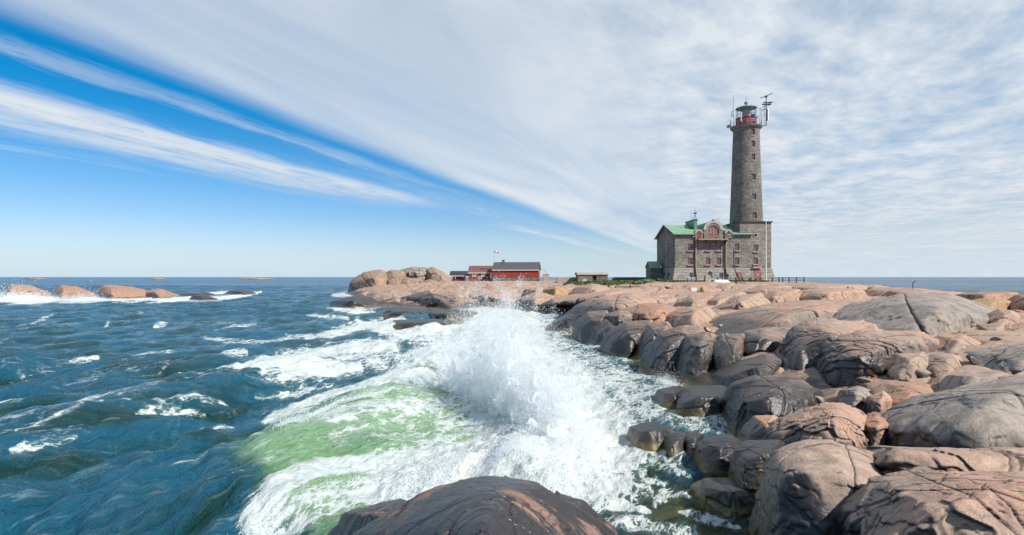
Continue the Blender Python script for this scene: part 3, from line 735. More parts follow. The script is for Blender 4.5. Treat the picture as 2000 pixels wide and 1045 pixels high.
    rock('boulder', 'smooth pink hump in front of the stone store', [(1112, 574), (1130, 559), (1156, 553), (1180, 557), (1200, 572)], 100, 120, I, 'dome', n=44, amp=.03, blk=0.2)
    rock('boulder', 'long smooth orange slope leading up to the red jacket person', [(1060, 586), (1110, 575), (1180, 566), (1230, 563), (1262, 570), (1262, 586)], 86, 112, I, 'dome', n=52, amp=.03, blk=0.2)
    rock('boulder', 'orange rock slab beside the white panel', [(1350, 571), (1360, 560), (1372, 556), (1385, 562), (1398, 571)], 126, 134, M_ROCK_OCH, 'right', n=32, p=18)
    rock('boulder', 'pink cliff block below the upturned boat', [(1386, 573), (1390, 555), (1410, 552), (1432, 553), (1434, 573)], 128, 135, I, 'two', n=40, p=18)
    rock('boulder', 'low broken cliff ledge left of the white panel', [(1258, 566), (1270, 556), (1310, 553), (1352, 555), (1356, 566)], 131, 138, I, 'two', n=44, amp=.1, cracks=5)
    # islets on the left
    il = dict(ex=1.28, blk=.8, sink=3.0, top=20, amp=.05, p=7, chips=1, side=38)
    rock('skerry', 'pink skerry cut by the left edge behind the surf', [(-60, 586), (-40, 560), (0, 553), (40, 554), (75, 566), (100, 586)], 150, 172, I, 'dome', n=44, cat='skerry', **il)
    rock('skerry', 'second pink skerry from the left with a dark foot', [(58, 586), (82, 565), (112, 555), (140, 557), (165, 568), (185, 586)], 152, 172, Rr, 'dome', n=44, cat='skerry', **il)
    rock('skerry', 'largest russet skerry with a dark green waterline', [(138, 584), (165, 563), (190, 555), (235, 556), (278, 566), (305, 584)], 154, 176, Rr, 'dome', n=56, cat='skerry', **il)
    rock('skerry', 'low russet skerry trailing right of the largest one', [(268, 582), (290, 567), (312, 563), (328, 569), (346, 582)], 158, 174, Rr, 'dome', n=36, cat='skerry', **il)
    rock('skerry', 'small round wet skerry alone in the surf', [(372, 587), (378, 577), (396, 574), (412, 580), (418, 587)], 142, 150, Wt, 'dome', n=32, cat='skerry', **il)
    rock('skerry', 'outermost dark skerry near the open water', [(442, 575), (452, 567), (474, 565), (492, 570), (500, 575)], 190, 204, Wt, 'dome', n=32, cat='skerry', **il)
    rock('skerry', 'thin black skerry between the round one and the outermost', [(348, 579), (360, 572), (400, 570), (412, 574), (410, 579)], 172, 182, Wt, 'flat', n=28, cat='skerry', **il)
    far = dict(sink=6, amp=.06, n=36, cat='skerry', mat=I, front='dome')
    rock('skerry', 'distant low skerry on the horizon at the left', [(38, 546), (44, 542.5), (70, 541.8), (86, 543), (92, 546)], 1450, 1700, **far)
    rock('skerry', 'distant skerry on the horizon with a bright breaker', [(285, 545.5), (292, 542.4), (306, 541.9), (318, 543), (322, 545.5)], 1500, 1700, **far)
    rock('skerry', 'long distant skerry on the horizon left of the headland', [(455, 545.5), (466, 541.8), (490, 541.0), (525, 542.6), (545, 545.5)], 1480, 1750, **far)
    # the rock one stands on
    rock('boulder', 'dark banded rock dome with salmon patches at the bottom centre', [(640, 1180), (690, 1090), (735, 1025), (800, 980), (880, 950), (980, 938), (1040, 947), (1090, 978), (1150, 1028), (1200, 1088), (1240, 1180)], 4.6, 8.0, M_STRATA, [(-0.12, -0.42, 0.90), (0.22, -0.40, 0.89)], n=190, p=20, amp=.022, sink=4.0, top=30, cracks=3, chips=2, ledge=0.36, ex=1.0, blk=0.25)
    rock('boulder', 'low dark banded shoulder left of the banded dome', [(665, 1075), (690, 1012), (740, 992), (790, 984), (815, 1000), (810, 1075)], 7.6, 9.6, M_STRATA, 'two', n=80, sink=2.5, ledge=0.36)
    rock('boulder', 'dark flank stone on the right of the banded dome', [(1060, 1075), (1068, 985), (1092, 966), (1125, 978), (1180, 1045), (1186, 1075)], 7.6, 9.4, M_STRATA, 'two', n=80, sink=2.5, ledge=0.36)
make_rocks()
def make_stones():
    """broken stone lying in the gaps of the shore"""
    rng = np.random.RandomState(77); D, Q = cube_sphere(12); mats = [M_ROCK_IN, M_ROCK_RED, M_ROCK_GREY, M_ROCK]
    for kk in range(90):
        Y = 11 + 34 * rng.rand() ** 1.2
        px = rng.uniform(1480, 2000) if Y < 24 else rng.uniform(1330, 1990)
        x = (px - CX) / F * Y
        if land_dist(np.array([x]), np.array([Y]))[0] < 0.8: continue
        s = rng.uniform(.12, .42)
        S = np.zeros(len(D))
        for _ in range(11):
            f = rng.normal(size=3); f /= np.linalg.norm(f); S += np.maximum(0, D @ f / rng.uniform(.6, 1.0)) ** 18
        S += np.maximum(0, D[:, 2] / .6) ** 18 + np.maximum(0, -D[:, 2] / .6) ** 18 + 1.2 ** -18
        V = D * (S ** (-1 / 18.0))[:, None] * s * np.array([1.25, 1.0, .75])
        V *= 1 + .05 * fbm(V * 5 / s * .4 + kk, kk, 3)[:, None]
        o = np_mesh('stone', V, Q, mats[rng.randint(4)], loc=(x, Y, land_z(x, Y) + s * .22))
        o.rotation_euler = (rng.normal(0, .2), rng.normal(0, .2), rng.uniform(0, 6.3))
        tag(o, 'small angular stone lying loose in a gap between the shore boulders', 'stone', 'loose stones between the shore boulders')
make_stones()
# ------------------------------------------------------------------ the sea
# Foam, aerated green water and shoals, written down where the photo shows them: strokes (outline of the middle line, half width, strength)
FOAM = [
    ([(540, 852), (600, 822), (660, 800), (760, 775), (880, 765), (1000, 765)], 17, .92),
    ([(640, 872), (760, 832), (880, 806), (1000, 806)], 18, .6),
    ([(760, 748), (820, 716), (900, 690), (1000, 692)], 24, .80),
    ([(830, 690), (900, 665), (985, 655)], 24, .85),
    ([(960, 700), (1050, 760), (1115, 840), (1120, 940)], 75, 1.25),
    ([(985, 620), (1010, 700)], 45, 1.1),
    ([(495, 1038), (560, 985), (640, 945), (720, 925), (810, 898)], 17, .90),
    ([(540, 1045), (640, 1002), (720, 968), (800, 936)], 24, .66),
    ([(780, 968), (880, 908), (960, 890), (1060, 905), (1125, 940)], 44, 1.15),
    ([(880, 830), (960, 850), (1040, 870)], 26, .62),
    ([(730, 884), (800, 862), (900, 852)], 9, .5),
    ([(620, 910), (700, 880), (780, 850)], 7, .42),
    ([(430, 745), (520, 735), (600, 725), (700, 715)], 16, .78),
    ([(480, 715), (560, 697), (660, 682), (760, 672)], 16.5, .80),
    ([(400, 695), (480, 690)], 7, .62),
    ([(600, 660), (700, 640), (760, 626), (800, 636)], 12, .70),
    ([(640, 692), (740, 700), (860, 690)], 18, .60),
    ([(700, 625), (740, 640), (790, 650), (905, 640)], 13, .80),
    ([(745, 652), (830, 664), (900, 655)], 12, .62),
    ([(680, 585), (730, 590), (795, 590)], 9, 1.0), ([(735, 580), (690, 574), (650, 577)], 6, .7),
    ([(640, 602), (700, 608), (765, 612)], 5, .75), ([(690, 598), (740, 600)], 6, .9),
    ([(900, 640), (960, 640)], 20, .9),
    ([(30, 836), (110, 826), (215, 805)], 9, .60), ([(30, 886), (100, 860), (200, 830)], 5, .55),
    ([(245, 785), (300, 770), (365, 760)], 8, .56), ([(265, 826), (320, 812), (400, 800)], 4, .55), ([(330, 804), (380, 795), (445, 786)], 3, .5),
    ([(400, 660), (520, 668), (640, 650)], 6, .5), ([(350, 748), (430, 734)], 5, .5), ([(0, 806), (60, 792)], 4, .5), ([(500, 762), (600, 747), (690, 738)], 5, .55), ([(520, 700), (600, 688), (690, 690)], 9, .66), ([(430, 730), (520, 712), (600, 700)], 9, .62), ([(560, 650), (650, 660)], 6, .5), ([(20, 905), (90, 885), (150, 870)], 4, .5), ([(600, 615), (680, 622)], 5, .6), ([(220, 700), (300, 690), (360, 688)], 3, .45), ([(420, 640), (500, 632)], 3, .5), ([(300, 640), (330, 634)], 2, .46), ([(500, 880), (560, 858)], 4, .5),
    ([(900, 700), (960, 780), (1000, 860)], 44, .95),
    ([(138, 709), (165, 703), (190, 700)], 6, .55), ([(280, 906), (335, 903)], 6, .45), ([(390, 890), (420, 872), (455, 858)], 5, .48),
    ([(120, 977), (165, 977)], 3, .5), ([(330, 952), (400, 930), (440, 900), (510, 900)], 5, .45), ([(560, 800), (620, 780)], 4, .4),
    ([(30, 770), (60, 772)], 3, .4), ([(60, 633), (110, 612)], 3, .52), ([(200, 640), (215, 630)], 2, .5), ([(265, 612), (290, 609)], 2, .55),
    ([(0, 588), (60, 584), (150, 581), (250, 583), (330, 585), (420, 584), (500, 574)], 6.5, 1.1), ([(-30, 583), (60, 584), (130, 581)], 10, 1.2), ([(100, 592), (200, 588), (300, 590)], 3, .6),
    ([(340, 577), (430, 572), (510, 571)], 3, 1.0),
    ([(1170, 740), (1240, 760), (1320, 790), (1420, 832)], 36, .58), ([(1190, 800), (1280, 800), (1400, 832)], 30, .54),
    ([(1180, 850), (1240, 872), (1310, 892)], 32, .55), ([(1180, 900), (1260, 902), (1345, 932)], 12, .60),
    ([(1135, 962), (1190, 992), (1265, 1002)], 15, .74), ([(1150, 1040), (1250, 1030), (1335, 1042)], 18, .56),
    ([(1190, 960), (1230, 935), (1300, 945)], 10, .62), ([(1330, 1000), (1390, 1020), (1440, 1030)], 12, .54),
    ([(1050, 620), (1080, 645), (1110, 665), (1180, 682)], 14, .56), ([(1130, 690), (1200, 720), (1285, 742)], 18, .52),
    ([(1290, 738), (1320, 752)], 8, .9), ([(1150, 760), (1170, 860), (1150, 950)], 30, .62), ([(1060, 600), (1075, 625)], 12, .55),
    ([(800, 1005), (900, 962), (1000, 958), (1100, 985)], 40, 1.1),
    ([(1280, 990), (1300, 960), (1345, 975)], 10, .6),
]
GREEN = [
    ([(550, 925), (650, 880), (760, 840), (900, 805)], 52, 1.05), ([(600, 985), (720, 935), (860, 880), (960, 860)], 52, 1.1),
    ([(700, 782), (800, 752), (900, 735), (1000, 735)], 34, 1.05), ([(760, 830), (880, 800), (1000, 800), (1080, 850)], 56, 1.1),
    ([(640, 1030), (760, 980), (860, 930)], 40, .85), ([(480, 745), (600, 730), (720, 715)], 14, .30), ([(700, 660), (850, 665)], 18, .35),
    ([(1170, 740), (1300, 790)], 50, .42), ([(1180, 860), (1280, 900)], 46, .42), ([(560, 960), (620, 930)], 20, .9),
    ([(90, 840), (200, 812)], 10, .22),
]
SHOAL = [
    ([(1150, 930), (1230, 955), (1320, 985), (1400, 1030)], 45, 1.0), ([(1140, 1010), (1300, 1050)], 40, .8), ([(1230, 850), (1320, 880)], 16, .5),
    ([(1180, 1000), (1260, 1060)], 40, .7), ([(690, 985), (760, 975)], 14, .5),
]
def stroke_map(px, py, strokes, soft=1.0):
    out = np.zeros(px.shape)
    for line, w, g in strokes:
        L = np.array(line, float)
        x0, x1 = L[:, 0].min() - 3 * w, L[:, 0].max() + 3 * w
        y0, y1 = L[:, 1].min() - 2 * w, L[:, 1].max() + 2 * w
        s = np.where((px > x0) & (px < x1) & (py > y0) & (py < y1))[0]
        if not len(s): continue
        d = np.full(s.shape, 1e9); qx, qy = px[s] * 0.55, py[s]; along = np.zeros(s.shape); m = len(L) - 1
        for k, (a, b) in enumerate(zip(L[:-1], L[1:])):
            ax, ay, bx_, by = a[0] * .55, a[1], b[0] * .55, b[1]
            ex, ey = bx_ - ax, by - ay
            t = np.clip(((qx - ax) * ex + (qy - ay) * ey) / (ex * ex + ey * ey + 1e-9), 0, 1)
            dd = np.hypot(qx - ax - t * ex, qy - ay - t * ey); along = np.where(dd < d, (k + t) / m, along); d = np.minimum(d, dd)
        if w <= 16: d = d / (0.30 + 0.75 * np.sin(math.pi * np.clip(along, 0.02, 0.98)) ** 0.7)
        val = g * (1 - sst(d / w, 0.25, 1.55 * soft))
        out[s] = np.maximum(out[s], val)
    return out
def ridge_x(y): return -7.0 + 0.115 * (y - 16) + 0.5 * np.sin(y * 0.21)
_wr = np.random.RandomState(12)
_waves = []
for i in range(54):
    lam = 0.55 * (14.0 / 0.55) ** (i / 53.0) * _wr.uniform(.92, 1.08)
    a = math.pi * 1.0 * 0 + _wr.normal(-0.40, 0.55 if lam < 5 else 0.28)
    _waves.append((lam, math.cos(a), math.sin(a), _wr.uniform(0, 6.28), 0.0205 * lam ** 0.62 * _wr.uniform(.6, 1.2)))
def sea_z(x, y, dx=None, soft=None):
    """height of the water; dx: how fine the sheet is there"""
    dx = np.full(x.shape, .05) if dx is None else dx
    q = np.stack([x, y, x * 0], 1)
    wx = x + 1.6 * fbm(q * 0.11, 3, 2); wy = y + 1.6 * fbm(q * 0.11, 4, 2)
    z = np.zeros(x.shape)
    for lam, cx, cy, ph, A in _waves:
        s = np.sin((wx * cx + wy * cy) * (2 * math.pi / lam) + ph)
        s = 2 * ((s + 1) / 2) ** (1.7 if lam > 2 else 1.35) - 0.85
        z += A * s * sst(lam / dx, 3.0, 7.0)
    grp = 0.85 + 0.55 * fbm(q * 0.035, 6, 2)
    d = land_dist(x, y)
    calm = 0.35 + 0.65 * sst(d, -1.5, -9.0)
    z = z * grp * calm
    if soft is not None: z = z * (1 - 0.6 * np.clip(soft, 0, 1))
    # the breaking wave: steep green back, tumbling front
    u = x - ridge_x(y)
    al = sst(y, 11.0, 15.0) * sst(y, 52, 30)
    prof = np.where(u < 0, np.exp(-(u / 2.3) ** 2), 0.55 * np.exp(-(u / 2.0) ** 2) + 0.45 * np.exp(-(u / 5.5) ** 2))
    z = z + al * 1.05 * prof
    # an unbroken swell just behind it
    u2 = x - (ridge_x(y) - 8.5 - 0.06 * y)
    z = z + sst(y, 9, 12) * sst(y, 46, 26) * 0.75 * np.where(u2 < 0, np.exp(-(u2 / 3.4) ** 2), np.exp(-(u2 / 2.0) ** 2))
    # heaped white water in front of the banded rock
    z = z + 0.75 * np.exp(-((x + 0.2) / 2.0) ** 2 - ((y - 16.6) / 2.6) ** 2) + 0.5 * np.exp(-((x - 1.0) / 1.6) ** 2 - ((y - 21) / 4.5) ** 2)
    return z
def sea_mat():
    m, N = new_mat('sea_water')
    p = N.pos(); x, y, z = N.sep(p)
    foam = N.attr('foam'); aer = N.attr('aerated'); sh = N.attr('shoal'); cap = N.attr('cap')
    # patterns are drawn out along the crests
    rot = N.node('ShaderNodeVectorRotate', rotation_type='Z_AXIS'); N.l.new(N.xyz(x, y, 0.0), rot.inputs[0]); rot.inputs['Angle'].default_value = R(26)
    q = N.vmul(rot.outputs[0], (1.0, 0.36, 1.0))
    wrp = N.noise(q, 0.9, 4, 0.55, 0.0, True)
    qq = N.vadd(q, N.vmul(wrp, 1.1))
    n1 = N.noise(qq, 1.1, 8, 0.66, 0.3)
    n2 = N.noise(q, 5.5, 6, 0.65, 0.5)
    lace1 = N.voro(N.vadd(q, N.vmul(N.noise(q, 2.2, 4, 0.6, 0, True), 0.9)), 1.5, 'DISTANCE_TO_EDGE')
    lace2 = N.voro(N.vadd(q, N.vmul(N.noise(q, 4.5, 4, 0.6, 0, True), 0.45)), 4.6, 'DISTANCE_TO_EDGE')
    lace = N.m('MAXIMUM', N.step(lace1, 0.0, 0.16, 1.0, 0.0), N.mul(N.step(lace2, 0.0, 0.15, 1.0, 0.0), 0.8))
    pat = N.add(N.add(N.mul(N.sub(n1, 0.5), 1.45), N.mul(N.sub(n2, 0.5), 0.85)), N.mul(N.sub(lace, 0.45), 0.42))
    ff = N.add(N.mul(foam, 1.12), N.mul(pat, N.step(foam, 1.1, 0.45, 0.35, 1.0)))
    f = N.mul(N.step(ff, 0.50, 0.74), N.step(foam, 0.02, 0.16))
    rdg = N.noise(N.vmul(rot.outputs[0], (1.0, 0.22, 1.0)), 0.9, 7, 0.62, 0.9)
    line = N.step(N.m('ABSOLUTE', N.sub(rdg, 0.5)), 0.022, 0.004)
    msk = N.step(N.add(N.noise(N.vmul(rot.outputs[0], (1.0, 0.45, 1.0)), 0.16, 4, 0.6, 0.5), N.mul(cap, 0.10)), 0.53, 0.64)
    thin = N.mul(N.mul(line, msk), N.mul(N.step(n2, 0.40, 0.56), N.mul(N.lin(y, 30.0, 120.0, 0.75, 0.25), N.step(y, 14.0, 30.0, 0.25, 1.0))))
    capn = N.noise(N.vmul(rot.outputs[0], (1.0, 0.30, 1.0)), 0.55, 5, 0.7, 0.6)
    capf = N.mul(N.step(N.add(N.mul(cap, 0.22), N.add(capn, N.mul(N.sub(n2, 0.5), 0.25))), 0.745, 0.85), N.lin(y, 20.0, 1200.0, 0.9, 0.5))
    big = N.noise(N.xyz(N.mul(x, 0.05), N.mul(y, 0.012), 0.0), 1.0, 3, 0.5)
    f = N.m('MAXIMUM', N.m('MAXIMUM', f, capf), N.mul(thin, N.step(x, 2.0, -1.0)))
    fc = N.mix(N.lin(N.add(N.mul(n2, 0.6), N.mul(n1, 0.4)), 0.36, 0.62), (0.48, 0.55, 0.54), (0.76, 0.78, 0.77))
    # deep water, aerated water, thin milky veil of old foam
    strk = N.noise(N.vmul(rot.outputs[0], (0.55, 0.11, 1.0)), 1.0, 4, 0.55, 0.5)
    deep = N.mix(N.step(strk, 0.36, 0.56), (0.006, 0.048, 0.046), (0.010, 0.098, 0.165))  # blue sky reflection put into the water colour as streaks
    deep = N.mix(N.step(y, 50.0, 400.0), deep, (0.008, 0.068, 0.14))
    an = N.add(aer, N.mul(N.sub(N.noise(q, 0.42, 3, 0.5, 0.3), 0.5), 0.9))
    af = N.mul(N.step(an, 0.18, 1.0), N.step(aer, 0.02, 0.2))
    ac = N.mix(N.step(an, 0.35, 1.15), (0.010, 0.075, 0.042), (0.21, 0.40, 0.18))
    col = N.mix(af, deep, ac)
    veil = N.mul(N.step(N.add(foam, N.mul(pat, 0.8)), 0.10, 0.70), 0.62)
    col = N.mix(veil, col, N.mix(af, (0.20, 0.32, 0.29), (0.44, 0.56, 0.44)))
    # ripples
    r1 = N.noise(N.vmul(rot.outputs[0], (1.0, 0.42, 1.0)), 2.1, 6, 0.58, 0.4)
    r2 = N.noise(N.vmul(rot.outputs[0], (1.0, 0.55, 1.0)), 8.5, 5, 0.6, 0.3)
    r3 = N.noise(N.vmul(rot.outputs[0], (1.0, 0.36, 1.0)), 0.33, 5, 0.55, 0.6)
    r1 = N.sub(0.6, N.mul(N.m('ABSOLUTE', N.sub(r1, 0.5)), 2.6))
    r2 = N.sub(0.6, N.mul(N.m('ABSOLUTE', N.sub(r2, 0.5)), 2.0))
    hh = N.add(N.add(N.mul(r1, 0.30), N.mul(r2, 0.125)), N.mul(r3, N.lin(y, 30.0, 160.0, 0.0, 1.5)))
    r4 = N.noise(N.vmul(rot.outputs[0], (1.0, 0.6, 1.0)), 26.0, 4, 0.6, 0.2)
    hh = N.add(hh, N.mul(r4, 0.016))
    nb = N.bump(hh, 1.0, 1.0)
    wat = N.bsdf(col, N.lin(y, 10.0, 600.0, 0.07, 0.22), nb, IOR=1.33)
    tr = N.node('ShaderNodeBsdfTransparent'); tr.inputs[0].default_value = (0.86, 0.9, 0.72, 1)
    wat = N.mixsh(N.mul(N.mul(sh, 0.80), N.sub(1.0, N.mul(veil, 1.2))), wat, tr.outputs[0])
    fb = N.bump(N.add(N.mul(n1, 0.5), N.mul(n2, 0.22)), 1.0, 0.8)
    fo = N.bsdf(fc, 0.85, fb, Specular_IOR_Level=0.1)
    tl = N.node('ShaderNodeBsdfTranslucent'); tl.inputs[0].default_value = (0.8, 0.9, 0.86, 1)
    fo = N.mixsh(0.18, fo, tl.outputs[0])
    N.out(N.mixsh(f, wat, fo))
    return m
def make_sea():
    pxs = np.concatenate([np.linspace(-900, -110, 60, endpoint=False), np.linspace(-110, 1750, 900, endpoint=False), np.linspace(1750, 3000, 90)])
    k = math.log(420 / 4.5) / 860
    Ys = np.concatenate([4.5 * np.exp(k * np.arange(861)), 420 * np.exp(np.arange(1, 61) / 60 * math.log(90000 / 420))])
    PX, YY = np.meshgrid(pxs, Ys); X = (PX - CX) / F * YY
    x, y = X.ravel(), YY.ravel()
    dx = np.maximum(y * 0.0035, 0.05); dx = np.where(y > 420, 1e3, dx)
    px, py = PX.ravel(), HOR + H * F / y
    foam = np.clip(stroke_map(px, py, FOAM), 0, 1.4)
    aer = stroke_map(px, py, GREEN, 1.15); sho = stroke_map(px, py, SHOAL, 1.2)
    z = sea_z(x, y, dx, aer)
    foam = np.maximum(foam, (0.16 + 0.26 * sst(px, 620, 800)) * np.clip(aer, 0, 1))
    # surf along the shore line
    d = land_dist(x, y)
    foam = np.maximum(foam, 0.55 * sst(d, -1.6, -0.2) * sst(y, 110, 60) * (0.4 + 0.6 * sst(y, 30, 45)))
    q = np.stack([x, y, x * 0], 1); nearm = y < 70
    puff = np.zeros(x.shape)
    qn = q[nearm]
    puff[nearm] = 0.16 * np.abs(fbm(qn * 0.9, 70, 4)) + 0.09 * fbm(qn * 3.2, 75, 3)
    z = z + puff * sst(foam, 0.35, 1.1) * 1.5
    cap = np.clip((z - 0.25) / 0.8, 0, 1)
    r, c = X.shape
    i = np.arange(r * c).reshape(r, c)
    Q = np.stack([i[:-1, :-1].ravel(), i[:-1, 1:].ravel(), i[1:, 1:].ravel(), i[1:, :-1].ravel()], 1)
    deep_in = (land_dist(x, y) > 6.0)
    Q = Q[~deep_in[Q].all(1)]
    o = np_mesh('sea', np.stack([x, y, z], 1), Q, sea_mat(), attrs={'foam': foam, 'aerated': aer, 'shoal': sho, 'cap': cap})
    tag(o, 'rough dark teal sea with white foam streaks', 'sea', kind='structure')
make_sea()

# ------------------------------------------------------------------ spray
def spray_mat():
    m, N = new_mat('spray_white')
    a = N.bsdf((0.965, 0.975, 0.975), 0.6, None, Specular_IOR_Level=0.3)
    t = N.node('ShaderNodeBsdfTranslucent'); t.inputs[0].default_value = (0.975, 0.985, 0.985, 1)
    N.out(N.mixsh(0.68, a, t.outputs[0])); return m
M_SPRAY = spray_mat()
_gn = None
def spray_group():
    """turns loose mesh vertices into round drops of the size stored in them"""
    global _gn
    if _gn: return _gn
    g = bpy.data.node_groups.new('drops', 'GeometryNodeTree')
    g.interface.new_socket('Geometry', in_out='INPUT', socket_type='NodeSocketGeometry')
    g.interface.new_socket('Geometry', in_out='OUTPUT', socket_type='NodeSocketGeometry')
    i = g.nodes.new('NodeGroupInput'); o = g.nodes.new('NodeGroupOutput')
    mp = g.nodes.new('GeometryNodeMeshToPoints'); na = g.nodes.new('GeometryNodeInputNamedAttribute'); na.data_type = 'FLOAT'
    na.inputs['Name'].default_value = 'drop'
    sm = g.nodes.new('GeometryNodeSetMaterial'); sm.inputs['Material'].default_value = M_SPRAY
    g.links.new(i.outputs[0], mp.inputs['Mesh']); g.links.new(na.outputs['Attribute'], mp.inputs['Radius'])
    g.links.new(mp.outputs[0], sm.inputs['Geometry']); g.links.new(sm.outputs[0], o.inputs[0])
    _gn = g; return g
def spray_obj(name, label, P, rad, kind='stuff', cat='spray'):
    me = bpy.data.meshes.new(name)
    me.vertices.add(len(P)); me.vertices.foreach_set('co', np.asarray(P, np.float32).ravel())
    a = me.attributes.new('drop', 'FLOAT', 'POINT'); a.data.foreach_set('value', np.asarray(rad, np.float32))
    me.materials.append(M_SPRAY); me.update()
    o = bpy.data.objects.new(name, me); COL.objects.link(o)
    md = o.modifiers.new('drops', 'NODES'); md.node_group = spray_group()
    tag(o, label, cat, kind=kind); return o
def make_spray():
    rng = np.random.RandomState(5)
    # foot of the curtain of water: (x, y, height it is thrown to, thickness)
    W = np.array([(1.05, 15.6, .8, .8), (1.75, 17.0, 1.5, .9), (2.05, 18.6, 2.2, .9), (1.55, 20.6, 3.0, 1.0), (.75, 22.5, 3.7, 1.0), (-.25, 24.6, 5.3, 1.0), (-1.2, 26.6, 4.3, 1.2),
                  (-2.2, 29, 2.7, 1.5), (-3.3, 33, 2.0, 2.0), (-4.0, 37, 1.5, 2.0)])
    def foot(w):
        s = w * (len(W) - 1); i = np.clip(s.astype(int), 0, len(W) - 2); f = (s - i)[:, None]
        return W[i] * (1 - f) + W[i + 1] * f
    P = []; Rd = []
    # many jets: water thrown up, falling back, fraying outward
    nj = 1500; per = 330
    w = rng.beta(1.15, 1.25, nj)
    fo = foot(w)
    hj = fo[:, 2] * np.clip(rng.beta(1.9, 1.7, nj) * 1.22, 0.08, 1.12)
    vz = np.sqrt(2 * 9.8 * np.maximum(hj, .1))
    vx = rng.normal(0.05, 0.9, nj) * (0.4 + 0.12 * hj); vy = rng.normal(-0.15, 0.8, nj) * (0.4 + 0.12 * hj)
    bx_ = fo[:, 0] + rng.normal(0, .5, nj) * fo[:, 3]; by = fo[:, 1] + rng.normal(0, .6, nj) * fo[:, 3]
    T = rng.uniform(0.15, 1.25, nj) * vz / 9.8
    sp = rng.uniform(0.03, 0.16, nj)
    for j in range(nj):
        tt = T[j] * rng.power(1.5, per)
        p = np.stack([bx_[j] + vx[j] * tt, by[j] + vy[j] * tt, vz[j] * tt - 4.9 * tt * tt], 1)
        p += rng.normal(size=(per, 3)) * (sp[j] * (0.5 + tt * 1.5))[:, None]
        P.append(p); Rd.append(0.0045 + 0.013 * rng.power(0.45, per) ** 1.0 * rng.rand(per))
    # the spire: fast narrow jets at the crown
    for j in range(170):
        h_ = 6.2 * rng.beta(2.6, 1.3); v_ = math.sqrt(19.6 * h_); m = 260; tt = (v_ / 9.8) * rng.uniform(.4, 1.1) * rng.power(1.6, m)
        a_ = rng.normal(0, .55, 2); p = np.stack([-.35 + rng.normal(0, .8) + a_[0] * tt, 24.8 + rng.normal(0, .6) + a_[1] * tt, v_ * tt - 4.9 * tt * tt], 1)
        P.append(p + rng.normal(size=(m, 3)) * (rng.uniform(.03, .11) * (.4 + 1.3 * tt))[:, None]); Rd.append(0.005 + 0.014 * rng.power(.45, m) * rng.rand(m))
    P = np.concatenate(P); Rd = np.concatenate(Rd)
    # churned body: ragged sheets and strings of water torn apart
    B = []; nb = 900
    wb = rng.beta(1.1, 1.2, nb); fb = foot(wb); cz = fb[:, 2] * rng.beta(1.0, 2.7, nb) * .85
    for j in range(nb):
        m = rng.randint(120, 420)
        ax_ = rng.normal(size=3) * np.array([.5, .5, 1.0]); ax_ /= np.linalg.norm(ax_); sd = np.cross(ax_, rng.normal(size=3)); sd /= np.linalg.norm(sd)
        L_, S_ = rng.uniform(.2, .8), rng.uniform(.05, .28)
        a, b_ = rng.uniform(-1, 1, m), rng.normal(0, .5, m)
        pp = ax_ * (a * L_)[:, None] + sd * (b_ * S_)[:, None] + rng.normal(0, .022, (m, 3))
        pp[:, 2] += -.35 * L_ * a ** 2
        c = np.array([fb[j, 0] + rng.normal(0, .5) * fb[j, 3], fb[j, 1] + rng.normal(0, .6) * fb[j, 3], cz[j]])
        pp += .16 * np.stack([vnoise((pp + c) * 3.1, 1), vnoise((pp + c) * 3.1, 2), vnoise((pp + c) * 3.1, 3)], 1)
        B.append(c + pp)
    B = np.concatenate(B)
    P = np.concatenate([P, B]); Rd = np.concatenate([Rd, np.where(rng.rand(len(B)) < .06, rng.uniform(.024, .045, len(B)), rng.uniform(.008, .024, len(B)))])
    keep = P[:, 2] > -0.3
    spray_obj('sea_spray', 'tall white burst of spray thrown up by the breaking wave', P[keep], Rd[keep])
    # spray torn off the crests and off the front heap
    def crest(line, n, h, wdt, r0=.006, r1=.02):
        L = np.array([tuple(unp(a, b, wl(b, zz)))[:2] for a, b, zz in line])
        s = rng.rand(n) * (len(L) - 1); i = s.astype(int); f = (s - i)[:, None]
        c = L[i] * (1 - f) + L[np.minimum(i + 1, len(L) - 1)] * f
        clump = 0.35 + 0.65 * sst(vnoise(np.stack([s * 9, s * 0, s * 0], 1), 3), -.2, .6)
        x = c[:, 0] + rng.normal(0, wdt, n); y = c[:, 1] + rng.normal(0, wdt * 1.4, n)
        z = sea_z(x, y) + 0.05 + np.abs(rng.exponential(h, n)) * clump
        return np.stack([x, y, z], 1), rng.uniform(r0, r1, n) * rng.power(.6, n)
    A = [crest([(545, 850, .9), (620, 815, .9), (700, 788, .9), (770, 770, .9)], 14000, .10, .12),
         crest([(760, 745, .9), (830, 712, .9), (920, 690, .8), (990, 690, .8)], 14000, .12, .25),
         crest([(830, 690, .6), (900, 662, .5), (980, 652, .5)], 20000, .2, .6),
         crest([(500, 1030, .3), (600, 965, .4), (720, 925, .5), (800, 900, .6)], 22000, .07, .18),
         crest([(790, 950, .6), (880, 900, .8), (960, 885, .9), (1060, 895, .9), (1120, 935, .6)], 60000, .20, .40)]
    spray_obj('crest_spray', 'low white froth flying off the breaking crests', np.concatenate([a[0] for a in A]), np.concatenate([a[1] for a in A]))
    B = [crest([(-30, 584, .5), (40, 583, .5), (75, 583, .5)], 30000, 1.0, 2.2, .03, .12),
         crest([(75, 586, .4), (130, 585, .4), (165, 585, .4)], 9000, .5, 1.6, .03, .10),
         crest([(150, 586, .3), (190, 584, .3)], 8000, .7, 1.4, .03, .10),
         crest([(775, 588, .2), (800, 590, .2)], 3500, .6, .8, .02, .09),
         crest([(1290, 742, .1), (1322, 752, .1)], 5000, .30, .22, .006, .02)]
    spray_obj('shore_spray', 'thin white spray where swell meets the rocks', np.concatenate([a[0] for a in B]), np.concatenate([a[1] for a in B]))
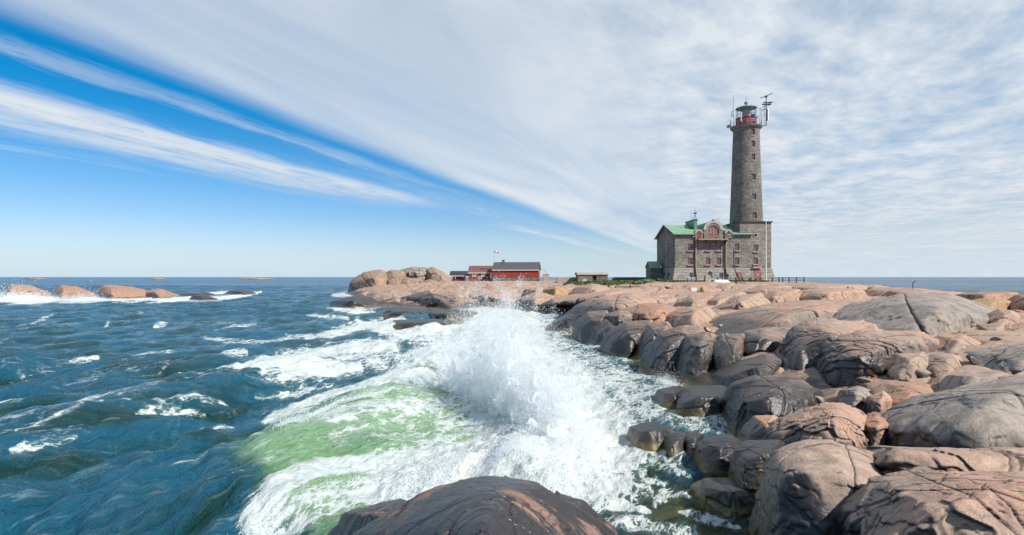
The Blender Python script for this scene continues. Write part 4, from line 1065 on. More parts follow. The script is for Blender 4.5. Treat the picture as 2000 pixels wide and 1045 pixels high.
make_spray()
# ------------------------------------------------------------------ lighthouse
M_STONE = stone_mat('grey_granite_masonry', (0.345, 0.305, 0.265), (0.21, 0.187, 0.165), (0.12, 0.108, 0.096), 0.9, 0.45, 0.45)
M_STONE_T = stone_mat('tower_masonry', (0.31, 0.275, 0.24), (0.175, 0.156, 0.14), (0.10, 0.092, 0.083), 0.62, 0.36, 0.5)
M_PLINTH = stone_mat('pale_plinth_masonry', (0.37, 0.33, 0.285), (0.25, 0.225, 0.195), (0.13, 0.12, 0.105), 1.5, 0.72, 0.25)
M_TRIM = plain('dressed_stone', (0.40, 0.36, 0.31), 0.85, 0.2, 2.0)
M_SILL = plain('pink_sill_stone', (0.45, 0.30, 0.26), 0.8, 0.15, 3.0)
M_GREEN = plain('green_sheet_metal', (0.20, 0.36, 0.215), 0.5, 0.16, 0.5)
M_GREEN_D = plain('dark_green_sheet', (0.10, 0.25, 0.15), 0.5, 0.2, 1.2)
M_REDW = plain('dull_red_joinery', (0.30, 0.11, 0.095), 0.6, 0.2, 3.0)
M_REDD = plain('red_door_paint', (0.27, 0.03, 0.028), 0.5, 0.15, 2.0)
M_REDL = plain('lantern_red', (0.27, 0.045, 0.04), 0.5, 0.15, 2.0)
M_DARK = plain('black_iron', (0.018, 0.018, 0.02), 0.6, 0.2)
M_GREYM = plain('grey_metal', (0.30, 0.31, 0.32), 0.45, 0.1)
M_WHITE = plain('white_paint', (0.80, 0.80, 0.78), 0.5, 0.04)
M_PIPE = plain('ochre_drainpipe', (0.42, 0.34, 0.17), 0.5, 0.2)
M_BALC = plain('weathered_balcony', (0.34, 0.27, 0.16), 0.8, 0.25)
M_CONC = plain('weathered_concrete', (0.36, 0.31, 0.25), 0.9, 0.25, 1.5, bump=0.03)
def glass_mat(name, col, rough=0.12):
    m, N = new_mat(name)
    p = N.node('ShaderNodeTexCoord').outputs['Object']
    n = N.noise(p, 0.9, 2)
    N.out(N.bsdf(N.mix(n, tuple(k * .6 for k in col), tuple(k * 1.4 for k in col)), rough, None, Specular_IOR_Level=0.8)); return m
M_PANE = glass_mat('window_pane', (0.10, 0.115, 0.13))
M_PANE_L = glass_mat('sky_lit_pane', (0.22, 0.25, 0.27))
def clear_glass():
    m, N = new_mat('lantern_glass')
    g = N.node('ShaderNodeBsdfGlossy'); g.inputs['Roughness'].default_value = 0.05; g.inputs[0].default_value = (.9, .95, .97, 1)
    t = N.node('ShaderNodeBsdfTransparent'); t.inputs[0].default_value = (0.90, 0.93, 0.93, 1)
    N.out(N.mixsh(0.08, t.outputs[0], g.outputs[0])); return m
M_CLEAR = clear_glass()
M_PANEL = plain('solar_panel_blue', (0.02, 0.06, 0.16), 0.2, 0.2, 8)

def wall_holes(mb, x0, x1, z0, z1, y, holes, depth=0.35, axis='x', face=-1):
    """flat wall with real openings and reveals; axis 'x': wall in the x-z plane at y, 'y': in the y-z plane at x=y"""
    xs = sorted({x0, x1} | {h[0] for h in holes} | {h[1] for h in holes}); zs = sorted({z0, z1} | {h[2] for h in holes} | {h[3] for h in holes})
    P = (lambda a, z, d=0.0: (a, y - face * d, z)) if axis == 'x' else (lambda a, z, d=0.0: (y - face * d, a, z))
    for a, b in zip(xs[:-1], xs[1:]):
        for c, d in zip(zs[:-1], zs[1:]):
            if any(h[0] <= (a + b) / 2 <= h[1] and h[2] <= (c + d) / 2 <= h[3] for h in holes): continue
            mb.quad(P(a, c), P(b, c), P(b, d), P(a, d))
    for a, b, c, d in holes:
        mb.quad(P(a, c), P(b, c), P(b, c, depth), P(a, c, depth)); mb.quad(P(a, d), P(b, d), P(b, d, depth), P(a, d, depth))
        mb.quad(P(a, c), P(a, d), P(a, d, depth), P(a, c, depth)); mb.quad(P(b, c), P(b, d), P(b, d, depth), P(b, c, depth))
def window(parent, x, z, w, h, y, sill=True, fmat=None, bars=(2, 3), pane=None, curtain=False, axis='x'):
    """frame with glazing bars, a pane and a sill; centred at x, z; y: face of the frame"""
    fr = MB(); t = 0.10
    A = (lambda mb, a0, a1, d0, d1, z0, z1: mb.box(a0, a1, y + d0, y + d1, z0, z1)) if axis == 'x' else (lambda mb, a0, a1, d0, d1, z0, z1: mb.box(y + d0, y + d1, a0, a1, z0, z1))
    x0, x1, z0, z1 = x - w / 2, x + w / 2, z - h / 2, z + h / 2
    A(fr, x0, x0 + t, 0, .09, z0, z1); A(fr, x1 - t, x1, 0, .09, z0, z1)
    A(fr, x0 + t, x1 - t, 0, .09, z0, z0 + t); A(fr, x0 + t, x1 - t, 0, .09, z1 - t, z1)
    for k in range(1, bars[0]):
        c = x0 + w * k / bars[0]; A(fr, c - .05, c + .05, .004, .08, z0 + t, z1 - t)
    for k in range(1, bars[1]):
        c = z0 + h * k / bars[1]; A(fr, x0 + t, x1 - t, .012, .072, c - .035, c + .035)
    o = fr.build('window', fmat or M_REDW, parent)
    pn = MB(); A(pn, x0 + .02, x1 - .02, .10, .13, z0 + .02, z1 - .02); pn.build('pane', pane or M_PANE, o)
    if sill:
        s = MB(); A(s, x0 - .22, x1 + .22, -.50, -.02, z0 - .26, z0 - .02); s.build('sill', M_SILL, o)
    return o
def ring(cx, cz, ro, ri, y0, y1, a0=0.0, a1=2 * math.pi, n=40):
    mb = MB()
    full = abs(a1 - a0 - 2 * math.pi) < 1e-6
    for k in range(n):
        p, q = a0 + (a1 - a0) * k / n, a0 + (a1 - a0) * (k + 1) / n
        f = lambda r, a, y: (cx + r * math.cos(a), y, cz + r * math.sin(a))
        mb.quad(f(ri, p, y0), f(ro, p, y0), f(ro, q, y0), f(ri, q, y0))
        mb.quad(f(ri, q, y1), f(ro, q, y1), f(ro, p, y1), f(ri, p, y1))
        mb.quad(f(ro, p, y0), f(ro, p, y1), f(ro, q, y1), f(ro, q, y0))
        mb.quad(f(ri, q, y0), f(ri, q, y1), f(ri, p, y1), f(ri, p, y0))
    if not full:
        for a in (a0, a1): mb.quad(f(ri, a, y0), f(ro, a, y0), f(ro, a, y1), f(ri, a, y1))
    return mb
def arch_pts(cx, cz, r, zb, n=20):
    """anticlockwise from -y: bottom left, bottom right, over the arch"""
    return [(cx - r, zb), (cx + r, zb)] + [(cx + r * math.cos(math.pi * k / n), cz + r * math.sin(math.pi * k / n)) for k in range(n + 1)]
def arch_face(mb, cx, cz, r, zb, hole, y, n=48):
    """arched front with a hole: hole(angle) gives the hole's radius about (cx, hz)"""
    hz, hr = hole
    def outer(a):
        dx, dz = math.cos(a), math.sin(a)
        best = 1e9
        if dz < -1e-6: best = min(best, (zb - hz) / dz)
        if abs(dx) > 1e-6:
            t = (r if dx > 0 else -r) / dx
            if hz + t * dz <= cz: best = min(best, t)
        b = (hz - cz) * dz; c = (hz - cz) ** 2 - r * r
        t = -b + math.sqrt(max(0, b * b - c))
        if hz + t * dz >= cz: best = min(best, t)
        return best
    for k in range(n):
        a, b = 2 * math.pi * k / n, 2 * math.pi * (k + 1) / n
        P = lambda r_, t: (cx + r_ * math.cos(t), y, hz + r_ * math.sin(t))
        mb.quad(P(hr, a), P(outer(a), a), P(outer(b), b), P(hr, b))
        mb.quad(P(hr, b), (P(hr, b)[0], y + .5, P(hr, b)[2]), (P(hr, a)[0], y + .5, P(hr, a)[2]), P(hr, a))
FY = 147.0
def fx(px): return (px - CX) / F * FY
def fz(py): return H - (py - HOR) / F * FY
def zx(x): return fx(1240 + x / 5.225)      # from the enlarged crop of the front
def zz(y): return fz(380 + y / 5.225)
def make_lighthouse():
    root = empty('lighthouse', (58, 152, 4.85)); off = Vector(root.location)
    tag(root, 'grey granite lighthouse, round tower rising from a green roofed stone house', 'lighthouse')
    X0, X1, XB, XR = fx(1318.5), fx(1468.5), zx(1075), zx(1393)
    YB = 165.4; ZE = fz(457.6); ZR = 20.05; YM = 156.2; ZP = fz(524.5); ZG = 4.6; ZBT = fz(434.5)
    parts = []
    # ---- openings of the front
    W1 = [(540, 585), (725, 770), (835, 880), (1020, 1065)]
    holes = []
    for a, b in W1:
        for c, d in ((500, 570), (645, 715)): holes.append((zx(a), zx(b), zz(d), zz(c)))
    wall = MB()
    wall_holes(wall, X0, X1, ZP, ZE, FY, holes)
    # left gable wall with its openings
    gh = [(155.5, 156.9, z - .95, z + .95) for z in (17.25 - 1.2, 13.8, 10.1)]
    wall_holes(wall, FY, YB, ZP, ZE, X0, gh, 0.35, 'y', -1)
    n = 1
    wall.quad((X0, FY, ZE), (X0, YB, ZE), (X0, YM, ZR - .15))
    wall.quad((X0, YB, ZP), (X1, YB, ZP), (X1, YB, ZE), (X0, YB, ZE))
    wall.quad((X1, FY, ZP), (X1, YB, ZP), (X1, YB, ZE), (X1, FY, ZE)); wall.quad((X1, FY, ZE), (X1, YM, ZR - .15), (X1, YB, ZE))
    wo = wall.build('wall', M_STONE, root); parts.append(wo)
    for a, b in W1:
        for c, d in ((500, 570), (645, 715)):
            parts.append(window(root, (zx(a) + zx(b)) / 2, (zz(c) + zz(d)) / 2, zx(b) - zx(a), zz(c) - zz(d), FY + .16, bars=(3, 2)))
    for a, b, c, d in gh:
        parts.append(window(root, (a + b) / 2, (c + d) / 2, b - a, d - c, X0 + .14, sill=False, fmat=M_WHITE, bars=(2, 2), pane=M_PANE_L, axis='y'))
    # ---- plinth with battered sides
    o1 = 0.95
    pl = MB()
    pl.hexa([(X0 - o1, FY - o1, ZG), (XR + o1, FY - o1, ZG), (XR + o1, YB + o1, ZG), (X0 - o1, YB + o1, ZG)],
            [(X0 - .12, FY - .12, ZP), (XR + .12, FY - .12, ZP), (XR + .12, YB + .12, ZP), (X0 - .12, YB + .12, ZP)])
    po = pl.build('plinth', M_PLINTH, root); parts.append(po)
    st = MB(); st.box(X0 - .2, XR + .2, FY - .22, FY - .02, ZP - .28, ZP + .06); st.box(X0 - .2, X0 - .02, FY, YB, ZP - .28, ZP + .06)
    parts.append(st.build('string_course', M_TRIM, root))
    # ---- tower block
    bl = MB(); BY = FY + .12
    wh = [(zx(1212), zx(1257), zz(580), zz(510)), (zx(1212), zx(1257), zz(710), zz(645))]
    wall_holes(bl, XB, XR, ZP, ZBT, BY, wh)
    BYB = 158.5
    bl.quad((XB, BY, ZP), (XB, BYB, ZP), (XB, BYB, ZBT), (XB, BY, ZBT)); bl.quad((XR, BY, ZP), (XR, BYB, ZP), (XR, BYB, ZBT), (XR, BY, ZBT))
    bl.quad((XB, BYB, ZP), (XR, BYB, ZP), (XR, BYB, ZBT), (XB, BYB, ZBT)); bl.quad((XB, BY, ZBT), (XR, BY, ZBT), (XR, BYB, ZBT), (XB, BYB, ZBT))
    parts.append(bl.build('tower_block', M_STONE, root))
    cn = MB(); cn.box(XB - .3, XR + .3, BY - .3, BYB + .3, ZBT + .003, ZBT + .32)
    parts.append(cn.build('cornice', M_DARK, root))
    for a, b, c, d in wh: parts.append(window(root, (a + b) / 2, (c + d) / 2, b - a, d - c, BY + .16, bars=(2, 3)))
    # round window of the block
    rc = (zx(1232), zz(415))
    r1 = ring(rc[0], rc[1], .62, .44, BY - .12, BY - .01, n=24).build('round_window', M_TRIM, root); parts.append(r1)
    pr = MB().prism([(rc[0] + .45 * math.cos(2 * math.pi * k / 24), rc[1] + .45 * math.sin(2 * math.pi * k / 24)) for k in range(24)], BY - .05, BY - .02).build('pane', M_DARK, r1)
    # ---- tower
    TX, TY = (1457.4 - CX) / F * 152.5, 152.5
    TZ0, TZ1 = ZBT, 45.6; TR0, TR1 = 4.22, 3.30
    def trad(z): return TR0 + (TR1 - TR0) * ((z - TZ0) / (TZ1 - TZ0)) ** 0.88
    wz = [H + (HOR - q) / F * 149.2 for q in (257.5, 281, 306.5, 346, 384.5, 421.5)]
    wth = R(-82); half = 0.52
    nth = 72
    zs = sorted(set(np.linspace(TZ0 - 2.5, TZ1, 40).round(3)) | {round(z + s, 3) for z in wz for s in (-.82, .82)})
    ths = np.linspace(0, 2 * math.pi, nth + 1)[:-1]
    dth = half / 3.7
    ths = np.sort(np.concatenate([ths[np.abs((ths - (wth % (2 * math.pi)))) > dth * 1.3], [(wth % (2 * math.pi)) - dth, (wth % (2 * math.pi)) + dth]]))
    V = []; Fc = []; UV = []
    for z in zs:
        for t in ths: V.append((TX + trad(max(z, TZ0)) * math.cos(t), TY + trad(max(z, TZ0)) * math.sin(t), z))
    m = len(ths)
    wt = wth % (2 * math.pi)
    holes_t = []
    for j in range(len(zs) - 1):
        zc = (zs[j] + zs[j + 1]) / 2
        for k in range(m):
            k2 = (k + 1) % m
            tc = (ths[k] + (ths[k2] if k2 else ths[k2] + 2 * math.pi)) / 2
            if abs(tc - wt) < dth and any(abs(zc - z) < .80 for z in wz): continue
            Fc.append((j * m + k, j * m + k2, (j + 1) * m + k2, (j + 1) * m + k))
            ta, tb = ths[k], (ths[k2] if k2 else ths[k2] + 2 * math.pi)
            UV.append([(ta * 3.9, zs[j]), (tb * 3.9, zs[j]), (tb * 3.9, zs[j + 1]), (ta * 3.9, zs[j + 1])])
    n_t = Vector((math.cos(wth), math.sin(wth), 0)); r_t = Vector((-math.sin(wth), math.cos(wth), 0))
    for z in wz:
        c = Vector((TX, TY, z)) + n_t * trad(z)
        hw = trad(z) * math.sin(dth)
        q = [c + r_t * (a * hw) + Vector((0, 0, b * .82)) - n_t * (trad(z) * (1 - math.cos(dth))) for a, b in ((-1, -1), (1, -1), (1, 1), (-1, 1))]
        qi = [p - n_t * .45 for p in q]
        for k in range(4):
            i0 = len(V); V += [tuple(q[k]), tuple(q[(k + 1) % 4]), tuple(qi[(k + 1) % 4]), tuple(qi[k])]
            Fc.append((i0, i0 + 1, i0 + 2, i0 + 3)); UV.append([(0, 0), (.4, 0), (.4, .4), (0, .4)])
        holes_t.append((qi, hw))
    me = bpy.data.meshes.new('tower'); me.from_pydata(V, [], Fc); me.update()
    ul = me.uv_layers.new(name='UVMap'); ul.data.foreach_set('uv', np.array(UV, np.float32).ravel())
    for p in me.polygons: p.use_smooth = True
    try: me.set_sharp_from_angle(angle=R(35))
    except Exception: pass
    me.materials.append(M_STONE_T)
    to = bpy.data.objects.new('tower', me); COL.objects.link(to); to.parent = root; parts.append(to)
    for (qi, hw), z in zip(holes_t, wz):
        c = sum(qi, Vector()) / 4
        mb = MB()
        def slab(mb, a0, a1, b0, b1, d0, d1):
            P = lambda a, b, d: tuple(c + r_t * a + Vector((0, 0, b)) + n_t * d)
            mb.hexa([P(a0, b0, d1), P(a1, b0, d1), P(a1, b0, d0), P(a0, b0, d0)], [P(a0, b1, d1), P(a1, b1, d1), P(a1, b1, d0), P(a0, b1, d0)])
        for a0, a1, b0, b1 in ((-hw, -hw + .1, -.8, .8), (hw - .1, hw, -.8, .8), (-hw, hw, -.82, -.72), (-hw, hw, .72, .82), (-.05, .05, -.72, .72), (-hw + .1, hw - .1, -.04, .04)):
            slab(mb, a0, a1, b0, b1, .14, .22)
        w = mb.build('window', M_REDW, root); parts.append(w)
        g = MB(); slab(g, -hw, hw, -.81, .81, .05, .10); g.build('pane', M_PANE, w)
        s = MB(); slab(s, -hw - .12, hw + .12, -1.0, -.835, .25, .62); s.build('sill', M_TRIM, w)
    # ---- gallery and lantern
    tc = (TX, TY, 0)
    parts.append(MB().lathe([(3.25, 45.0), (3.45, 45.35), (3.95, 45.75), (4.05, 45.95), (4.05, 46.15), (2.4, 46.2)], tc, 56).build('gallery_deck', M_STONE_T, root, smooth=True))
    parts.append(MB().lathe([(2.62, 46.2), (2.66, 46.3), (2.62, 48.3), (2.72, 48.36), (2.72, 48.5), (2.45, 48.52)], tc, 48).build('lantern_base', M_REDL, root, smooth=True))
    lg = MB().lathe([(2.50, 48.5), (2.50, 51.1)], tc, 24, caps=False).build('lantern_glass', M_CLEAR, root); parts.append(lg)
    bars = MB()
    for k in range(12):
        a = 2 * math.pi * (k + .3) / 12; x, y = TX + 2.53 * math.cos(a), TY + 2.53 * math.sin(a)
        bars.tube((x, y, 48.5), (x, y, 51.4), .035, n=6)
    for z in (49.4, 50.3):
        for k in range(24):
            a, b = 2 * math.pi * k / 24, 2 * math.pi * (k + 1) / 24
            bars.tube((TX + 2.53 * math.cos(a), TY + 2.53 * math.sin(a), z), (TX + 2.53 * math.cos(b), TY + 2.53 * math.sin(b), z), .028, n=5)
    bars.build('glazing_bars', M_REDL, lg)
    lens = MB().lathe([(.3, 48.6), (.5, 48.8), (.95, 49.3), (1.05, 49.9), (.95, 50.5), (.5, 51.0), (.25, 51.15)], tc, 24)
    parts.append(lens.build('lamp_lens', M_TRIM, root, smooth=True))
    parts.append(MB().lathe([(1.7, 51.0), (2.52, 51.1), (2.66, 51.1), (2.68, 51.22), (2.1, 51.5), (1.2, 51.78), (.55, 52.0), (.34, 52.25)], tc, 48).build('dome_roof', M_GREEN, root, smooth=True))
    parts.append(MB().lathe([(.2, 52.2), (.42, 52.32), (.50, 52.6), (.42, 52.9), (.15, 53.1)], tc, 20).build('ball_finial', M_GREEN_D, root, smooth=True))
    sp = MB(); sp.tube((TX, TY, 53.0), (TX, TY, 55.0), .045, .02, 6); sp.tube((TX - .35, TY, 53.6), (TX + .35, TY, 53.7), .03, n=5); sp.tube((TX, TY - .3, 54.0), (TX, TY + .3, 54.0), .03, n=5); sp.lathe([(.05, 54.2), (.12, 54.3), (.05, 54.4)], tc, 8)
    parts.append(sp.build('weather_spire', M_GREYM, root))
    rl = MB(); nr = 20
    for k in range(nr):
        a, b = 2 * math.pi * k / nr, 2 * math.pi * (k + 1) / nr
        p = Vector((TX + 3.85 * math.cos(a), TY + 3.85 * math.sin(a), 0)); q = Vector((TX + 3.85 * math.cos(b), TY + 3.85 * math.sin(b), 0))
        rl.tube(p + Vector((0, 0, 46.15)), p + Vector((0, 0, 47.4)), .04, n=5)
        for z in (46.8, 47.38): rl.tube(p + Vector((0, 0, z)), q + Vector((0, 0, z)), .03, n=5)
    parts.append(rl.build('gallery_railing', M_GREYM, root))
    cam_dir = math.atan2(-TY, -TX)
    def at(a, r): return TX + r * math.cos(a), TY + r * math.sin(a)
    # tall frames at the sides, panel antennas, solar panels, whip
    for s in (-1, 1):
        fr = MB(); a, b = cam_dir + s * R(87), cam_dir + s * R(67)
        for q in (a, b): x, y = at(q, 3.7); fr.tube((x, y, 46.2), (x, y, 50.6), .05, n=5)
        for z in (50.5, 49.3): fr.tube((*at(a, 3.7), z), (*at(b, 3.7), z), .04, n=5)
        fr.tube((*at(a, 3.7), 50.5), (*at(a, 2.5), 51.0), .04, n=5)
        parts.append(fr.build('service_frame', M_GREYM, root))
    for a, z0, h in ((-98, 46.3, 2.3), (-62, 46.3, 2.4), (-18, 46.9, 2.4), (78, 46.4, 2.4)):
        x, y = at(cam_dir + R(a), 4.0); mb = MB(); mb.box(-.13, .13, -.10, .10, z0, z0 + h)
        o = mb.build('panel_antenna', M_WHITE, root); o.location = (x, y, 0); o.rotation_euler = (0, 0, cam_dir + R(a) + R(90)); parts.append(o)
    for a, cx_ in ((24, 0), (54, 1)):
        x, y = at(cam_dir + R(a), 3.9); mb = MB()
        mb.box(-.5, .5, -.05, .05, -.5, .5)
        o = mb.build('solar_panel', M_PANEL if not cx_ else plain('pale_solar_panel', (.35, .42, .55), .3, .1), root); o.location = (x, y, 48.1 if not cx_ else 48.0); o.rotation_euler = (R(14), 0, cam_dir + R(a) + R(90)); parts.append(o)
    wh_ = MB(); x, y = at(cam_dir - R(62), 3.6); wh_.tube((x, y, 46.2), (x, y, 53.0), .06, n=6); wh_.tube((x, y, 53.0), (x, y, 54.6), .09, .05, 6)
    parts.append(wh_.build('whip_antenna', M_GREYM, root))
    ds = MB().lathe([(.02, -.12), (.3, -.08), (.5, .0), (.46, .1), (.1, .16)], (0, 0, 0), 16); o = ds.build('dish_antenna', M_GREYM, root, smooth=True)
    x, y = at(cam_dir - R(95), 4.5); o.location = (x, y, 46.9); o.rotation_euler = (R(90), 0, R(-40)); parts.append(o)
    # radar mast on the right
    rm = MB(); x, y = at(cam_dir + R(92), 4.9)
    rm.tube((x, y, 46.1), (x, y, 53.7), .13, .10, 8); rm.tube((x - .55, y, 46.4), (x - .55, y, 52.0), .05, n=6)
    rm.tube((x, y, 46.15), (*at(cam_dir + R(90), 3.8), 46.1), .10, n=6); rm.tube((x, y, 50.8), (*at(cam_dir + R(85), 3.7), 50.0), .08, n=6)
    for z in (47.5, 49.0, 50.4, 51.4): rm.tube((x, y, z), (x - .55, y, z), .04, n=5)
    rm.box(x - 1.0, x + 1.2, y - .35, y + .35, 51.7, 51.86); rm.box(x - .7, x + 1.7, y - .28, y + .28, 52.2, 52.34); rm.tube((x - 1.0, y, 51.0), (x + 1.3, y, 51.7), .06, n=5); rm.tube((x + .9, y, 51.8), (x + .9, y, 52.2), .15, n=6)
    rmo = rm.build('radar_mast', M_DARK, root); parts.append(rmo)
    ra = MB(); ra.tube((x - 1.5, y, 53.4), (x + 1.7, y, 54.7), .09, n=6); ra.box(x - .25, x + .25, y - .25, y + .25, 53.6, 54.05); ra.build('radar_arm', M_DARK, rmo)
    ca = MB(); ca.box(x + .35, x + .62, y - .2, y + .2, 47.6, 50.6); ca.build('antenna_box', M_WHITE, rmo)
    cb = MB(); cb.tube((x + .25, y, 47.4), (x + .25, y, 50.4), .1, n=6); cb.build('cable_bundle', M_DARK, rmo)
    # ---- roofs of the house
    ro = MB(); ov = .5; sl = (ZR - ZE) / (YM - FY); th = .22
    XRr = zx(1190)
    def rf(xa, xb, x0r, x1r, s):
        ye = FY - ov if s < 0 else YB + ov; ze = ZE + .05 - ov * sl
        b = [(xa, ye, ze), (xb, ye, ze), (x1r, YM, ZR), (x0r, YM, ZR)]
        if s > 0: b = [b[3], b[2], b[1], b[0]]
        ro.hexa([(p[0], p[1], p[2]) for p in b], [(p[0], p[1], p[2] + th) for p in b])
    def strip(xa, xb, ya, yb_, xr=None):
        xr = xb if xr is None else xr
        za, zb_ = ZE + .05 + (ya - FY) * sl, ZE + .05 + (yb_ - FY) * sl
        b = [(xa, ya, za), (xb, ya, za), (xr, yb_, zb_), (xa, yb_, zb_)]
        ro.hexa(b, [(p[0], p[1], p[2] + th) for p in b])
    ysp = FY + 1.0
    strip(X0 - .6, zx(607), FY - ov, ysp); strip(zx(992), zx(1205), FY - ov, ysp, zx(1205) - .45); strip(X0 - .6, zx(1205) - .45, ysp + .002, YM, X1 - 3.4)
    rf(X0 - .6, X1, X0 - .6, X1 - 3.4, 1)
    roo = ro.build('roof', M_GREEN, root); parts.append(roo)
    gt = MB(); gt.box(X0 - .55, zx(612), FY - ov - .10, FY - ov - .003, ZE - .32, ZE - .08); gt.box(zx(990), zx(1205), FY - ov - .10, FY - ov - .003, ZE - .32, ZE - .08)
    parts.append(gt.build('gutter', M_DARK, root))
    seam = MB(); k = X0
    while k < X1 - 3.5:
        if not (zx(605) < k < zx(995)):
            y0, y1 = FY - ov, YM; z0, z1 = ZE + .05 - ov * sl + th, ZR + th
            seam.hexa([(k, y0, z0 - .02), (k + .05, y0, z0 - .02), (k + .05, y1, z1 - .02), (k, y1, z1 - .02)], [(k, y0, z0 + .05), (k + .05, y0, z0 + .05), (k + .05, y1, z1 + .05), (k, y1, z1 + .05)])
        k += .75
    seam.build('standing_seam', M_GREEN, roo)
    bg = MB()
    for y0, y1, z0, z1 in ((FY - ov, YM, ZE - ov * sl, ZR), (YB + ov, YM, ZE - ov * sl, ZR)):
        bg.hexa([(X0 - .64, y0, z0 - .2), (X0 - .61, y0, z0 - .2), (X0 - .61, y1, z1 - .2), (X0 - .64, y1, z1 - .2)], [(X0 - .64, y0, z0 + .3), (X0 - .61, y0, z0 + .3), (X0 - .61, y1, z1 + .3), (X0 - .64, y1, z1 + .3)])
    bg.build('bargeboard', M_DARK, roo)
    # chimney house on the ridge
    ch = MB(); cx0, cx1 = zx(520) * 1.02, zx(638) * 1.0
    YC0 = 150.6; zct = 21.05
    kx = YC0 / FY
    ch.hexa([(zx(605) * kx, YC0, ZE + .6), (zx(637) * kx, YC0, ZE + .6), (zx(637) * kx, 158.0, ZE + 2), (zx(605) * kx, 158.0, ZE + 2)], [(zx(605) * kx, YC0, zct), (zx(637) * kx, YC0, zct), (zx(637) * kx, 158.0, zct), (zx(605) * kx, 158.0, zct)])
    cho = ch.build('chimney', M_GREEN_D, root); parts.append(cho)
    cc = MB(); cc.box(zx(605) * kx - .15, zx(637) * kx + .15, YC0 - .15, 158.15, zct + .003, zct + .22); cc.build('chimney_cap', M_DARK, cho)
    an = MB(); ax = zx(622) * kx; az_ = zct + .2
    an.tube((ax, YC0 + .6, az_), (ax, YC0 + .6, az_ + 3.1), .05, .03, 6); an.tube((ax - .45, YC0 + .9, az_), (ax, YC0 + .6, az_ + 1.4), .04, n=5); an.tube((ax + .4, YC0 + .5, az_), (ax, YC0 + .6, az_ + 1.4), .04, n=5)
    an.box(ax - .35, ax + .35, YC0 + .45, YC0 + .75, az_ + 1.5, az_ + 1.85); an.tube((ax - .35, YC0 + .6, az_ + 1.6), (ax + .35, YC0 + .6, az_ + 2.0), .05, n=5)
    an.tube((zx(588) * 1.03, 152.5, az_), (zx(588) * 1.03, 152.5, az_ + 2.2), .03, n=5)
    parts.append(an.build('roof_antenna', M_DARK, root))
    tv = MB(); tx = zx(860) * 1.06; tv.tube((tx, 156, ZR), (tx, 156, ZR + 2.1), .035, n=5); tv.tube((tx - .9, 156, ZR + 1.95), (tx, 156, ZR + 2.1), .03, n=5); tv.tube((tx - .8, 155.7, ZR + 1.97), (tx - .8, 156.3, ZR + 1.97), .02, n=4); tv.tube((tx - .4, 155.7, ZR + 2.03), (tx - .4, 156.3, ZR + 2.03), .02, n=4)
    parts.append(tv.build('television_aerial', M_GREYM, root))
    # ---- big arched dormer
    DX, DZ, DR, DB = zx(797), zz(362), zx(893) - zx(797), zz(456)
    dm = MB(); dy = FY - .30
    arch_face(dm, DX, DZ, DR, DB, (zz(377), 1.56), dy)
    pts = arch_pts(DX, DZ, DR, DB)
    for (a, b) in zip(pts, pts[1:] + pts[:1]): dm.quad((a[0], dy, a[1]), (a[0], FY + 1.2, a[1]), (b[0], FY + 1.2, b[1]), (b[0], dy, b[1]))
    dor = dm.build('dormer', M_STONE, root); parts.append(dor)
    ring(DX, DZ, DR + .12, DR - .62, dy - .12, dy - .003, 0, math.pi, 30).build('arch_stones', M_TRIM, dor)
    ks = MB(); ks.box(DX - .22, DX + .22, dy - .2, dy + .3, DZ + DR - .1, DZ + DR + .28); ks.build('keystone', M_STONE, dor)
    vr = ring(DX, DZ, DR - .08, DR - .2, FY + .9, YM + 1.5, 0, math.pi, 24).build('barrel_roof', M_GREEN_D, dor)
    rw = ring(DX, zz(377), 1.56, 1.42, dy + .25, dy + .37, n=36)
    for k in (-.75, -.08, .08, .75): 
        hgt = math.sqrt(1.45 ** 2 - k * k); rw.box(DX + k - .06, DX + k + .06, dy + .24, dy + .36, zz(377) - hgt, zz(377) + hgt)
    for k in (-.5, .35): 
        wd = math.sqrt(1.45 ** 2 - k * k); rw.box(DX - wd, DX + wd, dy + .262, dy + .338, zz(377) + k - .06, zz(377) + k + .06)
    rwo = rw.build('round_window', plain('orange_red_joinery', (.48, .13, .09), .6, .15), root); parts.append(rwo)
    MB().prism([(DX + 1.5 * math.cos(2 * math.pi * k / 36), zz(377) + 1.5 * math.sin(2 * math.pi * k / 36)) for k in range(36)], dy + .40, dy + .44).build('pane', M_PANE_L, rwo)
    # ---- the two small arched dormers
    for cx_, r_, top_, bot, kind in ((zx(651), zx(690) - zx(651), zz(358), zz(460), 'door'), (zx(951), zx(986) - zx(951), zz(358), zz(450), 'win')):
        cz = top_ - r_; dd = MB(); y = FY - .26
        dd.prism(arch_pts(cx_, cz, r_, bot), y, FY + 2.6)
        d_ = dd.build('small_dormer', M_STONE, root); parts.append(d_)
        ring(cx_, cz, r_ + .08, r_ - .34, y - .12, y - .003, 0, math.pi, 20).build('arch_stones', M_TRIM, d_)
        if kind == 'door':
            MB().prism(arch_pts(cx_, zz(383) - .34, .45, bot + .05), y - .07, y - .004).build('balcony_door', M_REDD, root); parts.append(bpy.data.objects['balcony_door'])
        else:
            w = MB().prism(arch_pts(cx_, zz(400), .42, zz(400) - .05), y - .06, y - .004).build('half_round_window', M_DARK, d_)
            s = MB(); s.box(cx_ - .48, cx_ + .48, y - .16, y - .01, zz(400) - .32, zz(400) - .07); s.build('sill', M_SILL, d_)
    # ---- balcony, brackets, drainpipes
    bc = MB(); bz = zz(466)
    bc.box(zx(628), zx(930), FY - 1.75, FY - .31, bz, bz + .26)
    bco = bc.build('balcony', M_BALC, root); parts.append(bco)
    br = MB()
    for k in range(22):
        x = zx(632) + (zx(926) - zx(632)) * k / 21; br.tube((x, FY - 1.7, bz + .26), (x, FY - 1.7, bz + 1.25), .016, n=4)
